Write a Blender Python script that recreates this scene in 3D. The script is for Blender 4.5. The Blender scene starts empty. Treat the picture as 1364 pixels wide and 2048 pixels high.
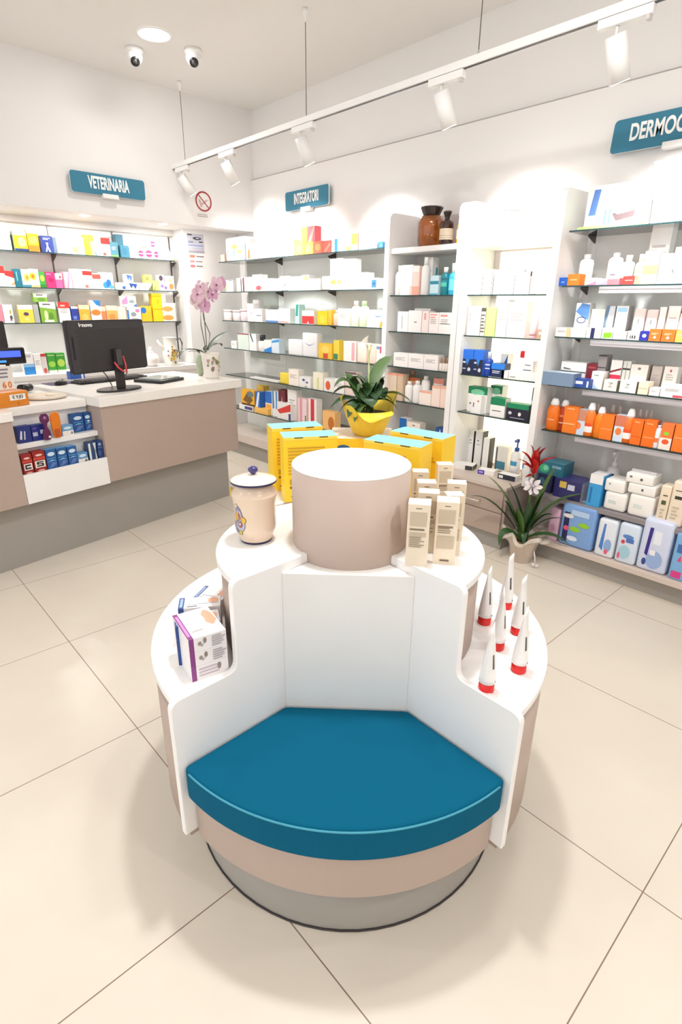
import bpy, bmesh, math, random
from mathutils import Vector, Matrix
random.seed(7)
PI = math.pi
SC = bpy.context.scene
COL = SC.collection

# ------------------------------------------------------------------ viewpoint (metres; floor z = 0)
EYE = Vector((0.0, 0.0, 1.57)); FOC = 1097.81
_y, _p, _r = -0.82288, 0.359943, 0.0106017
FWD = Vector((math.sin(_y)*math.cos(_p), math.cos(_y)*math.cos(_p), -math.sin(_p)))
_rt = Vector((math.cos(_y), -math.sin(_y), 0)); _up = _rt.cross(FWD)
RGT = _rt*math.cos(_r) + _up*math.sin(_r); UPV = -_rt*math.sin(_r) + _up*math.cos(_r)
def ray(u, v): return FWD + RGT*((u-682)/FOC) - UPV*((v-1024)/FOC)
def at_z(u, v, z): d = ray(u, v); return EYE + d*((z-EYE.z)/d.z)
def at_y(u, v, y): d = ray(u, v); return EYE + d*(y/d.y)
def at_x(u, v, x): d = ray(u, v); return EYE + d*(x/d.x)
def at_plane(u, v, p, n): d = ray(u, v); return EYE + d*((Vector(p)-EYE).dot(n)/d.dot(n))

# ------------------------------------------------------------------ materials
def lin(h):
    h = h.lstrip('#'); c = [int(h[i:i+2], 16)/255 for i in (0, 2, 4)]
    return tuple(x/12.92 if x <= .04045 else ((x+.055)/1.055)**2.4 for x in c)
_M = {}
def mat(h, rough=.45, metal=0.0, emit=0.0, spec=.5, var=.03, coat=0.0, trans=0.0, alpha=1.0, scale=6.0):
    key = (h, rough, metal, emit, spec, var, coat, trans, alpha, scale)
    if key in _M: return _M[key]
    m = bpy.data.materials.new('finish_'+h.strip('#')); m.use_nodes = True
    nt = m.node_tree; b = nt.nodes['Principled BSDF']; c = lin(h)
    b.inputs['Roughness'].default_value = rough; b.inputs['Metallic'].default_value = metal
    b.inputs['Specular IOR Level'].default_value = spec; b.inputs['Coat Weight'].default_value = coat
    b.inputs['Transmission Weight'].default_value = trans; b.inputs['Alpha'].default_value = alpha
    b.inputs['Base Color'].default_value = (*c, 1)
    if var:
        tc = nt.nodes.new('ShaderNodeTexCoord'); n = nt.nodes.new('ShaderNodeTexNoise'); n.inputs['Scale'].default_value = scale
        mx = nt.nodes.new('ShaderNodeMix'); mx.data_type = 'RGBA'
        mx.inputs[6].default_value = (*[min(1, x*(1+var)) for x in c], 1); mx.inputs[7].default_value = (*[x*(1-var) for x in c], 1)
        nt.links.new(tc.outputs['Object'], n.inputs['Vector']); nt.links.new(n.outputs['Fac'], mx.inputs[0]); nt.links.new(mx.outputs[2], b.inputs['Base Color'])
    if emit:
        b.inputs['Emission Color'].default_value = (*c, 1); b.inputs['Emission Strength'].default_value = emit
    _M[key] = m; return m
def glass_mat(name, tint, see=.86, rough=.03):
    if name in _M: return _M[name]
    m = bpy.data.materials.new(name); m.use_nodes = True; nt = m.node_tree
    for n in list(nt.nodes): nt.nodes.remove(n)
    o = nt.nodes.new('ShaderNodeOutputMaterial'); t = nt.nodes.new('ShaderNodeBsdfTransparent'); t.inputs[0].default_value = (*lin(tint), 1)
    g = nt.nodes.new('ShaderNodeBsdfGlossy'); g.inputs['Roughness'].default_value = rough; g.inputs[0].default_value = (1, 1, 1, 1)
    fr = nt.nodes.new('ShaderNodeFresnel'); fr.inputs[0].default_value = 1.45
    mx = nt.nodes.new('ShaderNodeMixShader')
    nt.links.new(fr.outputs[0], mx.inputs[0]); nt.links.new(t.outputs[0], mx.inputs[1]); nt.links.new(g.outputs[0], mx.inputs[2]); nt.links.new(mx.outputs[0], o.inputs[0])
    _M[name] = m; return m
WHITE = mat('#f5f3f1', .35); WALL = mat('#efecea', .7, var=.02, scale=1.2); TAUPE = mat('#b5a195', .42, var=.04, scale=3)
PLGREY = mat('#a39e97', .38, var=.04, scale=3); BLACK = mat('#1d1b1c', .35); DARK = mat('#3a3536', .4)
GLASS = glass_mat('shelf_glass', '#f6fbf9'); GEDGE = mat('#1f3a3b', .15); CLEAR = glass_mat('clear_glass', '#f6faf8')

# ------------------------------------------------------------------ mesh building
class MB:
    def __init__(s): s.v = []; s.f = []; s.fm = []; s.fs = []; s.mats = []
    def mi(s, m):
        if m not in s.mats: s.mats.append(m)
        return s.mats.index(m)
    def add(s, vs, fs, m, smooth=False):
        o = len(s.v); k = s.mi(m); s.v += [tuple(p) for p in vs]
        for f in fs: s.f.append([i+o for i in f]); s.fm.append(k); s.fs.append(smooth)
        return s
    def box(s, x0, y0, z0, x1, y1, z1, m, top=None, front=None, side=None):
        vs = [(x0,y0,z0),(x1,y0,z0),(x1,y1,z0),(x0,y1,z0),(x0,y0,z1),(x1,y0,z1),(x1,y1,z1),(x0,y1,z1)]
        fs = [(3,2,1,0),(4,5,6,7),(0,1,5,4),(1,2,6,5),(2,3,7,6),(3,0,4,7)]
        ms = [m, top or m, front or m, side or m, m, side or m]
        o = len(s.v); s.v += vs
        for f, q in zip(fs, ms): s.f.append([i+o for i in f]); s.fm.append(s.mi(q)); s.fs.append(False)
        return s
    def rbox(s, x0, y0, z0, x1, y1, z1, m, r=.01, seg=3, smooth=True):
        bm = bmesh.new(); bmesh.ops.create_cube(bm, size=1)
        for v in bm.verts: v.co = Vector(((x0+x1)/2+v.co.x*(x1-x0), (y0+y1)/2+v.co.y*(y1-y0), (z0+z1)/2+v.co.z*(z1-z0)))
        bmesh.ops.bevel(bm, geom=list(bm.edges), offset=r, segments=seg, profile=.5, affect='EDGES')
        bm.verts.index_update(); s.add([v.co[:] for v in bm.verts], [[v.index for v in f.verts] for f in bm.faces], m, smooth); bm.free(); return s
    def prism(s, poly, O, U, V, N, m, side=None, smooth_side=False):
        O, U, V, N = Vector(O), Vector(U), Vector(V), Vector(N); n = len(poly)
        a = [O+U*p[0]+V*p[1] for p in poly]; b = [q+N for q in a]
        s.add(a+b, [list(range(n))[::-1], list(range(n, 2*n))], m)
        s.add(a+b, [(i, (i+1) % n, n+(i+1) % n, n+i) for i in range(n)], side or m, smooth_side); return s
    def zprism(s, poly, z0, z1, m, side=None, smooth_side=False):
        return s.prism(poly, (0,0,z0), (1,0,0), (0,1,0), (0,0,z1-z0), m, side, smooth_side)
    def lathe(s, prof, m, seg=28, c=(0,0,0), sx=1, sy=1, cap0=True, cap1=True, smooth=True, mats=None, a0=0, sharp=False):
        n = len(prof); vs = []
        for r, z in prof:
            for k in range(seg):
                a = a0+2*PI*k/seg; vs.append((c[0]+r*math.cos(a)*sx, c[1]+r*math.sin(a)*sy, c[2]+z))
        for i in range(n-1):
            mm = mats[i] if mats else m
            o = len(s.v)
            s.add(vs[i*seg:(i+2)*seg], [(k, (k+1) % seg, seg+(k+1) % seg, seg+k) for k in range(seg)], mm, smooth)
        if cap0: s.add(vs[:seg], [list(range(seg))[::-1]], mats[0] if mats else m)
        if cap1: s.add(vs[-seg:], [list(range(seg))], mats[-1] if mats else m)
        return s
    def tube(s, pts, r, m, seg=8, r2=None):
        pts = [Vector(p) for p in pts]; n = len(pts); vs = []
        for i, p in enumerate(pts):
            d = (pts[min(i+1, n-1)]-pts[max(i-1, 0)]).normalized()
            a = d.cross(Vector((0,0,1)))
            if a.length < 1e-3: a = d.cross(Vector((0,1,0)))
            a.normalize(); b = d.cross(a); rr = r if r2 is None else r+(r2-r)*i/(n-1)
            vs += [p+a*rr*math.cos(2*PI*k/seg)+b*rr*math.sin(2*PI*k/seg) for k in range(seg)]
        fs = [(i*seg+k, i*seg+(k+1) % seg, (i+1)*seg+(k+1) % seg, (i+1)*seg+k) for i in range(n-1) for k in range(seg)]
        s.add(vs, fs+[list(range(seg))[::-1], list(range((n-1)*seg, n*seg))], m, True); return s
    def cyl(s, a, b, r, m, seg=16, r2=None): return s.tube([a, b], r, m, seg, r2)
    def leaf(s, p0, p1, p2, w, m, n=9, fold=.25, peak=.5, roll=0.0, m2=None):
        p0, p1, p2 = Vector(p0), Vector(p1), Vector(p2); vs = []
        for i in range(n+1):
            t = i/n; c = p0*(1-t)**2+p1*2*t*(1-t)+p2*t*t; d = ((p1-p0)*(1-t)+(p2-p1)*t).normalized()
            sd = d.cross(Vector((0,0,1)))
            if sd.length < .05: sd = Vector((1,0,0))
            sd.normalize()
            if roll: sd = Matrix.Rotation(roll, 3, d) @ sd
            up = sd.cross(d); ex = math.log(.5)/math.log(peak); q = math.sin(PI*min(.999, max(.001, t**ex)))
            ww = w*.5*(max(q, .0)**.75+.04*(1-t)); vs += [c-sd*ww+up*ww*fold, c, c+sd*ww+up*ww*fold]
        fs = []
        for i in range(n):
            a = 3*i; fs += [(a, a+1, a+4, a+3), (a+1, a+2, a+5, a+4)]
        s.add(vs, fs, m, True); return s
    def build(s, name, parent=None, bevel=0, bseg=2):
        me = bpy.data.meshes.new(name); me.from_pydata(s.v, [], s.f)
        for m in s.mats: me.materials.append(m)
        for p, k, q in zip(me.polygons, s.fm, s.fs): p.material_index = k; p.use_smooth = q
        bm = bmesh.new(); bm.from_mesh(me); bmesh.ops.remove_doubles(bm, verts=bm.verts, dist=1e-6); bmesh.ops.recalc_face_normals(bm, faces=bm.faces); bm.to_mesh(me); bm.free()
        me.update(); o = bpy.data.objects.new(name, me); COL.objects.link(o)
        if parent: o.parent = parent
        if bevel:
            md = o.modifiers.new('soft_edges', 'BEVEL'); md.width = bevel; md.segments = bseg; md.limit_method = 'ANGLE'; md.angle_limit = .7
        return o
LABELS = {}
def tag(o, label, cat, group=None, kind=None):
    n = len(label.replace(',', ' ').split())
    if not 4 <= n <= 16: print('LABEL LENGTH', n, label)
    if label in LABELS: print('LABEL TWICE', label)
    LABELS[label] = 1
    o['label'] = label; o['category'] = cat
    if group: o['group'] = group
    if kind: o['kind'] = kind
    return o
def thing(name, label, cat, loc=(0,0,0), rz=0.0, group=None):
    o = bpy.data.objects.new(name, None); COL.objects.link(o); o.empty_display_size = .05
    o.location = loc; o.rotation_euler = (0,0,rz); return tag(o, label, cat, group)
def struct(name, mb, bevel=0):
    o = mb.build(name, None, bevel); o['kind'] = 'structure'; return o
def arc(cx, cy, r, a0, a1, n): return [(cx+r*math.cos(a0+(a1-a0)*i/n), cy+r*math.sin(a0+(a1-a0)*i/n)) for i in range(n+1)]
def rrect(x0, y0, x1, y1, r, n=5):
    return arc(x1-r, y0+r, r, -PI/2, 0, n)+arc(x1-r, y1-r, r, 0, PI/2, n)+arc(x0+r, y1-r, r, PI/2, PI, n)+arc(x0+r, y0+r, r, PI, 1.5*PI, n)
def text_mesh(txt, size, m, xs=1.0, bold=.0, depth=.002, shear=0):
    c = bpy.data.curves.new('lettering', 'FONT'); c.body = txt; c.size = size; c.align_x = 'CENTER'; c.align_y = 'CENTER'; c.extrude = depth; c.offset = bold; c.shear = shear
    t = bpy.data.objects.new('lettering', c); COL.objects.link(t)
    dg = bpy.context.evaluated_depsgraph_get(); me = bpy.data.meshes.new_from_object(t.evaluated_get(dg)); COL.objects.unlink(t); bpy.data.objects.remove(t)
    for v in me.vertices: v.co.x *= xs
    me.materials.clear(); me.materials.append(m); return me
def text_part(name, txt, size, m, parent, loc, rot, xs=1.0, bold=.0, depth=.002, shear=0, fit=0):
    me = text_mesh(txt, size, m, xs, bold, depth, shear)
    if fit:
        ww = max(v.co.x for v in me.vertices)-min(v.co.x for v in me.vertices)
        for v in me.vertices: v.co.x *= fit/ww
    o = bpy.data.objects.new(name, me); COL.objects.link(o); o.parent = parent; o.location = loc; o.rotation_euler = rot; return o

# ------------------------------------------------------------------ printed faces and packs (front face at y = 0, base z = 0, x centred)
def decals(mb, w, h, ds, y=0.0):
    k = 0
    for d in ds:
        k += 1; yy = y-.0004*k; c = d[-1]; m = mat(c, .4, var=0)
        X = lambda a: (a-.5)*w; Z = lambda a: a*h
        if d[0] == 'r': mb.add([(X(d[1]),yy,Z(d[2])),(X(d[3]),yy,Z(d[2])),(X(d[3]),yy,Z(d[4])),(X(d[1]),yy,Z(d[4]))], [(0,1,2,3)], m)
        elif d[0] == 'e':
            mb.add([(X(d[1]+d[3]*math.cos(2*PI*i/18)), yy, Z(d[2]+d[4]*math.sin(2*PI*i/18))) for i in range(18)], [list(range(18))], m)
        elif d[0] == 'p': mb.add([(X(a), yy, Z(b)) for a, b in d[1]], [list(range(len(d[1])))], m)
        elif d[0] == 't':   # lines of small print
            x0, z0, x1, z1, n = d[1:6]; rn = random.Random(len(mb.v))
            for i in range(n):
                zc = z1-(z1-z0)*(i+.5)/n; th = (z1-z0)/n*.24; xe = x0+(x1-x0)*(1-.35*rn.random())
                mb.add([(X(x0),yy,Z(zc-th)),(X(xe),yy,Z(zc-th)),(X(xe),yy,Z(zc+th)),(X(x0),yy,Z(zc+th))], [(0,1,2,3)], m)
def carton_mb(w, h, d, col, ds=(), top=None, side=None, rough=.4):
    mb = MB(); mb.box(-w/2, 0, 0, w/2, d, h, mat(col, rough), mat(top, rough) if top else None, None, mat(side, rough) if side else None)
    decals(mb, w, h, [x for x in ds]); return mb
NUM = ['first','second','third','fourth','fifth','sixth','seventh','eighth','ninth','tenth','eleventh','twelfth','thirteenth','fourteenth','fifteenth','sixteenth','seventeenth','eighteenth','nineteenth','twentieth','twenty-first','twenty-second','twenty-third','twenty-fourth','twenty-fifth','twenty-sixth','twenty-seventh','twenty-eighth','twenty-ninth','thirtieth','thirty-first','thirty-second','thirty-third','thirty-fourth']

def make_carton(w, h, d, loc, rz, label, group, col='#f4f2f0', ds=(), top=None, side=None, name='carton'):
    o = carton_mb(w, h, d, col, ds, top, side).build(name); o.location = loc; o.rotation_euler = (0,0,rz); return tag(o, label, 'box', group)
def make_bottle(w, h, d, loc, rz, label, group, col='#f4f2f0', cap='#f4f2f0', ds=(), shape='bottle', capf=.2):
    nm = {'bottle':'bottle','spray':'spray_bottle','pump':'pump_bottle','jar':'jar','drop':'dropper_bottle'}[shape]
    t = thing(nm, label, 'bottle' if shape != 'jar' else 'jar', loc, rz, group); m = mat(col, .25); cm = mat(cap, .3); r = w/2; sy = min(1, d/w)
    b = MB(); c = (0, r*sy, 0)
    if shape == 'spray':
        hb = h*(1-capf); prof = [(r*.9,0),(r,.004),(r,hb*.72),(r*.93,hb*.86),(r*.74,hb*.97),(r*.66,hb)]
        b.lathe(prof, m, 20, c, 1, sy); k = MB(); k.lathe([(r*.66,hb+.0005),(r*.64,hb+(h-hb)*.35),(r*.5,hb+(h-hb)*.8),(r*.34,h)], cm, 16, c, 1, sy)
    elif shape == 'pump':
        hb = h*.68; b.lathe([(r*.92,0),(r,.004),(r,hb*.8),(r*.8,hb*.95),(r*.42,hb)], m, 20, c, 1, sy)
        k = MB(); k.lathe([(r*.45,hb+.0005),(r*.45,hb+h*.08),(r*.16,hb+h*.1),(r*.14,h*.9),(r*.3,h*.92),(r*.3,h)], cm, 14, c)
        k.box(-r*.15, r*sy-r*.95, h*.93, r*.15, r*sy, h*.99, cm)
    elif shape == 'jar':
        hb = h*(1-capf); b.lathe([(r*.88,0),(r*.96,h*.03),(r*.96,hb*.9),(r*.86,hb)], m, 22, c, 1, sy); k = MB(); k.lathe([(r,hb+.0005),(r,h-.002),(r*.94,h)], cm, 22, c, 1, sy)
    elif shape == 'drop':
        hb = h*.6; b.lathe([(r*.9,0),(r,.003),(r,hb*.85),(r*.4,hb)], m, 16, c); k = MB(); k.lathe([(r*.45,hb+.0005),(r*.45,hb+h*.16),(r*.25,hb+h*.18),(r*.22,h)], cm, 12, c)
    else:
        hb = h*(1-capf); b.lathe([(r*.92,0),(r,.004),(r,hb*.84),(r*.86,hb*.94),(r*.5,hb)], m, 20, c, 1, sy); k = MB(); k.lathe([(r*.52,hb+.0005),(r*.52,h-.002),(r*.47,h)], cm, 16, c, 1, max(sy, .8))
    # wrap-round printed bands on the body
    for q in ds:
        a0, a1, z0, z1, cc = q; n = 8; vs = []
        def rad(z):
            return r*1.012
        for i in range(n+1):
            a = -PI/2+(a0+(a1-a0)*i/n); vs += [(c[0]+rad(0)*math.cos(a), c[1]+rad(0)*math.sin(a)*sy, z0*h), (c[0]+rad(0)*math.cos(a), c[1]+rad(0)*math.sin(a)*sy, z1*h)]
        b.add(vs, [(2*i, 2*i+2, 2*i+3, 2*i+1) for i in range(n)], mat(cc, .35, var=0), True)
    b.build('bottle_body' if shape != 'jar' else 'jar_body', t); k.build('pump' if shape == 'pump' else ('lid' if shape == 'jar' else 'cap'), t); return t
def make_pack(w, h, d, loc, rz, label, group, col='#dfe8f4', ds=(), r=None, name='soft_pack', top=None):
    mb = MB(); r = r or min(w, h, d)*.15; mb.rbox(-w/2, 0, 0, w/2, d, h, mat(col, .28), r, 4)
    if top: mb.rbox(-w*.46, d*.42, h-.002, w*.46, d*.58, h+.012, mat(top, .3), .004, 2)
    s = (1-2.2*r/w); t_ = (1-2.2*r/h); out = []
    sub = MB(); decals(sub, w*s, h*t_, ds, -.0006)
    for f, k, q in zip(sub.f, sub.fm, sub.fs):
        mb.add([(sub.v[i][0], sub.v[i][1], sub.v[i][2]+h*(1-t_)/2) for i in f], [list(range(len(f)))], sub.mats[k])
    o = mb.build(name); o.location = loc; o.rotation_euler = (0,0,rz); return tag(o, label, 'pack', group)
def make_tube(w, h, d, loc, rz, label, group, col='#f6f5f3', cap='#e2231f', ds=(), capf=.14):
    t = thing('squeeze_tube', label, 'tube', loc, rz, group); r = w/2; k = MB(); hc = h*capf
    k.lathe([(r*.86,0),(r*.9,.002),(r*.86,hc)], mat(cap, .3), 20, (0,r,0)); k.build('cap', t)
    b = MB(); n = 10; seg = 20; vs = []
    for i in range(n+1):
        q = i/n; z = hc+.0005+(h-hc)*q; f = q**1.3; rx = r*(.9+.12*min(1,q*4))*(1-.06*q); ry = r*.95*(1-f)+.0012*f
        rx2 = rx*(1+.10*f)
        vs += [(rx2*math.cos(2*PI*j/seg), r+ry*math.sin(2*PI*j/seg), z) for j in range(seg)]
    b.add(vs, [(i*seg+j, i*seg+(j+1) % seg, (i+1)*seg+(j+1) % seg, (i+1)*seg+j) for i in range(n) for j in range(seg)]+[list(range(seg))[::-1], list(range(n*seg, (n+1)*seg))], mat(col, .3), True)
    for x0, z0, x1, z1, c in ds:
        def pt(x, z):
            q = (z*h-hc)/(h-hc); f = max(0, q)**1.3; rx = r*1.02*(1-.06*q)*(1+.10*f); ry = r*.95*(1-f)+.0012*f; xx = (x-.5)*2*rx*.95
            return (xx, r-ry*math.sqrt(max(0, 1-(xx/rx)**2))-.0006, z*h)
        b.add([pt(x0+(x1-x0)*i/4, z) for i in range(5) for z in (z0, z1)], [(2*i, 2*i+2, 2*i+3, 2*i+1) for i in range(4)], mat(c, .4, var=0))
    b.build('tube_body', t); return t
# ================================================================== ROOM SHELL
XL, YB, HC = -5.21, 3.60, 3.30        # soffit face, back wall, ceiling height
XR, YF = 2.6, -2.8
def floor_mat():
    m = bpy.data.materials.new('porcelain_tiles'); m.use_nodes = True; nt = m.node_tree; b = nt.nodes['Principled BSDF']; L = nt.links
    tc = nt.nodes.new('ShaderNodeTexCoord'); sp = nt.nodes.new('ShaderNodeSeparateXYZ'); L.new(tc.outputs['Object'], sp.inputs[0])
    def math_(op, a, v=None, v2=None):
        n = nt.nodes.new('ShaderNodeMath'); n.operation = op
        if isinstance(a, (int, float)): n.inputs[0].default_value = a
        else: L.new(a, n.inputs[0])
        if v is not None:
            if isinstance(v, (int, float)): n.inputs[1].default_value = v
            else: L.new(v, n.inputs[1])
        return n.outputs[0]
    ds = []
    for ax, off in (('X', 1.005), ('Y', -.590)):
        s = math_('ADD', sp.outputs[ax], off+8); s = math_('DIVIDE', s, .8); s = math_('FRACT', s); s = math_('SUBTRACT', s, .5); s = math_('ABSOLUTE', s); ds.append(math_('SUBTRACT', .5, s))
    d = math_('MINIMUM', ds[0], ds[1]); g = math_('LESS_THAN', d, .0021)
    n1 = nt.nodes.new('ShaderNodeTexNoise'); n1.inputs['Scale'].default_value = 1.6; n1.inputs['Detail'].default_value = 4; L.new(tc.outputs['Object'], n1.inputs['Vector'])
    cr = nt.nodes.new('ShaderNodeValToRGB'); cr.color_ramp.elements[0].position = .35; cr.color_ramp.elements[1].position = .7
    cr.color_ramp.elements[0].color = (*lin('#dfd5c7'), 1); cr.color_ramp.elements[1].color = (*lin('#e7decf'), 1); L.new(n1.outputs['Fac'], cr.inputs[0])
    mx = nt.nodes.new('ShaderNodeMix'); mx.data_type = 'RGBA'; L.new(g, mx.inputs[0]); L.new(cr.outputs[0], mx.inputs[6]); mx.inputs[7].default_value = (*lin('#8a7566'), 1)
    L.new(mx.outputs[2], b.inputs['Base Color']); b.inputs['Roughness'].default_value = .32; b.inputs['Specular IOR Level'].default_value = .4
    return m
b = MB(); b.box(-6.0, YF, -.1, XR+.1, YB+.2, 0, floor_mat()); struct('floor', b)
CEIL = mat('#eae7e3', .8, var=.015, scale=.8)
b = MB(); b.box(-6.0, YF, HC, XR+.1, YB+.2, HC+.1, CEIL); struct('ceiling', b)
b = MB(); b.box(-6.0, YB, 0, XR+.1, YB+.1, HC, WALL); struct('wall_back', b)
b = MB(); b.box(XR, YF, 0, XR+.1, YB, HC, WALL); struct('wall_right', b)
# left wall: deep niche wall, bulkhead above it, pillar in the corner
b = MB(); b.box(-5.95, YF, 0, -5.80, YB, HC, mat('#f3f1f0', .6)); struct('wall_left', b)
b = MB(); b.box(-5.80, YF, 2.265, XL, YB, HC, WALL); struct('trim_1', b)
b = MB(); b.box(-5.80, 2.955, 0, -5.53, YB, 2.265, WALL); struct('trim_2', b)
b = MB(); b.box(XL, 3.575, .05, XR, YB, 2.72, WALL); struct('trim_3', b)        # thin raised backing board on the back wall
b = MB(); b.box(XL, 3.572, 2.7205, XR, YB, 2.7255, mat('#b5aba7', .6)); struct('shadow_strip', b)     # grey strip painted as the step's shadow above the backing board
b = MB(); b.box(-5.80, -1, 2.21, -5.74, 2.955, 2.265, mat('#d9d4d2', .5)); struct('trim_4', b)
NX = -5.80

# ================================================================== LEFT NICHE: rails, brackets, glass shelves
RAIL = mat('#6b6462', .35, metal=.6, var=0); CLAMP = mat('#5a5250', .3, metal=.7, var=0)
SHZ_L = [1.975, 1.69, 1.40]
for i, (uv, nm) in enumerate((((95, 456), 'leftmost'), ((224, 470), 'middle'), ((341, 520), 'rightmost'))):
    y = at_x(uv[0], uv[1], -5.795).y
    t = thing('shelf_upright', 'slim dark shelf upright on the wall behind the counter, %s of three' % nm, 'shelf upright', (-5.80, y, 1.0), 0, 'uprights behind the counter')
    r = MB(); r.box(0, -.006, 0, .008, .006, 1.205, RAIL); r.build('rail', t)
    for z in SHZ_L:
        k = MB(); k.prism([(0,-.055),(.10,-.012),(.10,-.0085),(0,-.0085)], (.008,-.008,z-1.0), (1,0,0), (0,0,1), (0,.016,0), CLAMP); k.build('bracket', t)
def glass_shelf(x0, y0, x1, y1, z, label, group, th=.008, rail=None):
    t = thing('glass_shelf', label, 'shelf', ((x0+x1)/2, (y0+y1)/2, z), 0, group); b = MB()
    hx, hy = (x1-x0)/2, (y1-y0)/2
    vs = [(-hx,-hy,-th),(hx,-hy,-th),(hx,hy,-th),(-hx,hy,-th),(-hx,-hy,0),(hx,-hy,0),(hx,hy,0),(-hx,hy,0)]
    b.add(vs, [(3,2,1,0),(4,5,6,7)], GLASS); b.add(vs, [(0,1,5,4),(1,2,6,5),(2,3,7,6),(3,0,4,7)], GEDGE)
    b.build('glass_pane', t)
    if rail:
        r = MB(); r.box(rail[0]-(x0+x1)/2, -hy+.012, -th-.034, hx, -hy+.018, -th-.0002, mat('#cfc8cc', .2, alpha=.7)); r.box(rail[0]-(x0+x1)/2, -hy+.018, -th-.034, hx, -hy+.1, -th-.03, mat('#cfc8cc', .2, alpha=.7)); r.build('price_rail', t)
    return t
for z, nm in zip(SHZ_L, ('top', 'middle', 'lowest')):
    glass_shelf(-5.792, -.6, -5.58, 2.87, z, '%s dark-edged glass shelf on the wall behind the counter' % nm, 'glass shelves behind the counter')
# low white cabinet run with ledge
t = thing('low_cabinet', 'low white cabinet run with a ledge behind the service counter', 'cabinet', (-5.60, 1.0, 0)); b = MB(); b.box(-.19, -1.6, 0, .19, 1.94, .93, WHITE); b.build('cabinet_body', t)
b = MB(); b.box(-.195, -1.6, .93, .205, 1.95, .975, mat('#f6f3f0', .3)); b.build('ledge_top', t, .004)
for y in (-.5, .3, 1.1):
    d = MB(); d.box(.1905, y-.79+.4, .1, .205, y, .915, WHITE); d.build('door', t, .003)

# ================================================================== BACK WALL BAYS
SHZ = [1.975, 1.69, 1.41, 1.13, .85]
B1X0, B1X1 = -5.42, -3.075
BAYN = {1:'corner bay', 4:'right-hand bay'}
ORD = ['top', 'second', 'third', 'fourth', 'fifth', 'lowest']
for i, z in enumerate(SHZ+[.50]):
    glass_shelf(B1X0, 3.27, B1X1, 3.568, z, '%s dark-edged glass shelf of the long corner bay on the back wall' % ORD[i], 'glass shelves of the corner bay')
for i, z in enumerate(SHZ):
    glass_shelf(-1.665, 3.27, .9, 3.568, z, '%s dark-edged glass shelf of the wide right-hand bay' % ORD[i], 'glass shelves of the right-hand bay', rail=None if i == 0 else (-1.45,))
for x, nm, g in ((at_y(472,600,3.57).x, 'far left in the corner bay', 1), (at_y(566,560,3.57).x, 'second from left in the corner bay', 1), (at_y(672,540,3.57).x, 'third from left in the corner bay', 1), (at_y(1168,500,3.57).x+.06, 'at the left of the wide right-hand bay', 4), (-.45, 'at the right of the wide right-hand bay', 4)):
    t = thing('shelf_upright', 'white slotted shelf upright with dark brackets, '+nm, 'shelf upright', (x, 3.575, .3), 0, 'uprights on the back wall')
    r = MB(); r.box(-.012, -.006, 0, .012, 0, 1.75, WHITE); r.build('rail', t)
    for z in SHZ+([.50] if g == 1 else [.44]):
        k = MB(); k.prism([(0,-.045),(.09,-.014),(.09,-.0085),(0,-.0085)], (-.004,-.006,z-.3), (0,-1,0), (0,0,1), (.008,0,0), CLAMP); k.build('bracket', t)
b = MB(); xa, xb = at_y(497, 600, 3.57).x, at_y(556, 600, 3.57).x; b.box(xa, 3.568, 1.02, xb, 3.5745, 1.965, mat('#b4b4ae', .2)); o = b.build('back_panel'); tag(o, 'tall grey sheet painted as a reflection behind the left shelves of the corner bay', 'panel')  # grey sheet standing in for reflections on the back wall
# base units
t = thing('base_unit', 'long low base unit below the corner bay shelves', 'cabinet', ((-5.53-3.075)/2, 3.4, 0)); hx = (5.53-3.075)/2
b = MB(); b.box(-hx, -.16, 0, hx, .17, .16, PLGREY); b.build('plinth', t); b = MB(); b.box(-hx, -.20, .16, hx, .17, .25, mat('#d9cbc2', .4)); b.build('bottom_shelf', t, .003)
t = thing('base_unit', 'low base unit with bottom shelf below the wide right-hand bay', 'cabinet', (0, 3.4, 0))
b = MB(); b.box(-1.665, -.13, 0, .9, .17, .115, PLGREY); b.build('plinth', t); b = MB(); b.box(-1.665, -.185, .115, .9, .17, .15, mat('#d8c8bd', .4)); b.build('bottom_shelf', t, .003)
t = thing('low_shelf', 'grey lower shelf board of the wide right-hand bay', 'shelf', (0, 3.42, .44)); b = MB(); b.box(-1.665, -.17, -.03, .9, .15, 0, mat('#8f888b', .3)); b.build('shelf_board', t, .003)
# two tower cabinets share panels
def tower(x0, x1, label, shelflab):
    t = thing('tower_cabinet', label, 'cabinet', ((x0+x1)/2, 3.24, .46)); w = (x1-x0)/2
    for sx in (-1, 1):
        p = MB(); n = 6; R_ = .05; prof = [(0,0),(.33,0),(.33,1.735)]+[(R_-R_*math.sin(PI/2*i/n), 1.735-R_+R_*math.cos(PI/2*i/n)) for i in range(n+1)]
        p.prism(prof, (sx*w-(.022 if sx > 0 else .022), 0, 0), (0,1,0), (0,0,1), (.044,0,0), WHITE); p.build('side_panel', t, .002)
    p = MB(); p.box(-w+.023, .305, .001, w-.023, .33, 1.72, mat('#d6cccb', .5)); p.build('back_board', t)
    p = MB(); p.box(-w+.0225, .02, 1.465, w-.0225, .304, 1.5, WHITE); p.build('fixed_shelf', t, .002)
    return t
tower(-3.03, -2.385, 'left white tower cabinet with rounded top corners and glass shelves', '')
tower(-2.335, -1.715, 'right white tower cabinet with glowing back and glass shelves', '')
SHZ_T = [1.645, 1.39, 1.135, .876]
for (x0, x1), nm in (((-3.004, -2.411), 'left tower cabinet'), ((-2.309, -1.741), 'right tower cabinet')):
    for i, z in enumerate(SHZ_T):
        glass_shelf(x0, 3.262, x1, 3.54, z, '%s thin glass shelf inside the %s' % (['highest','second','third','lowest'][i], nm), 'glass shelves in the '+nm)
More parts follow.
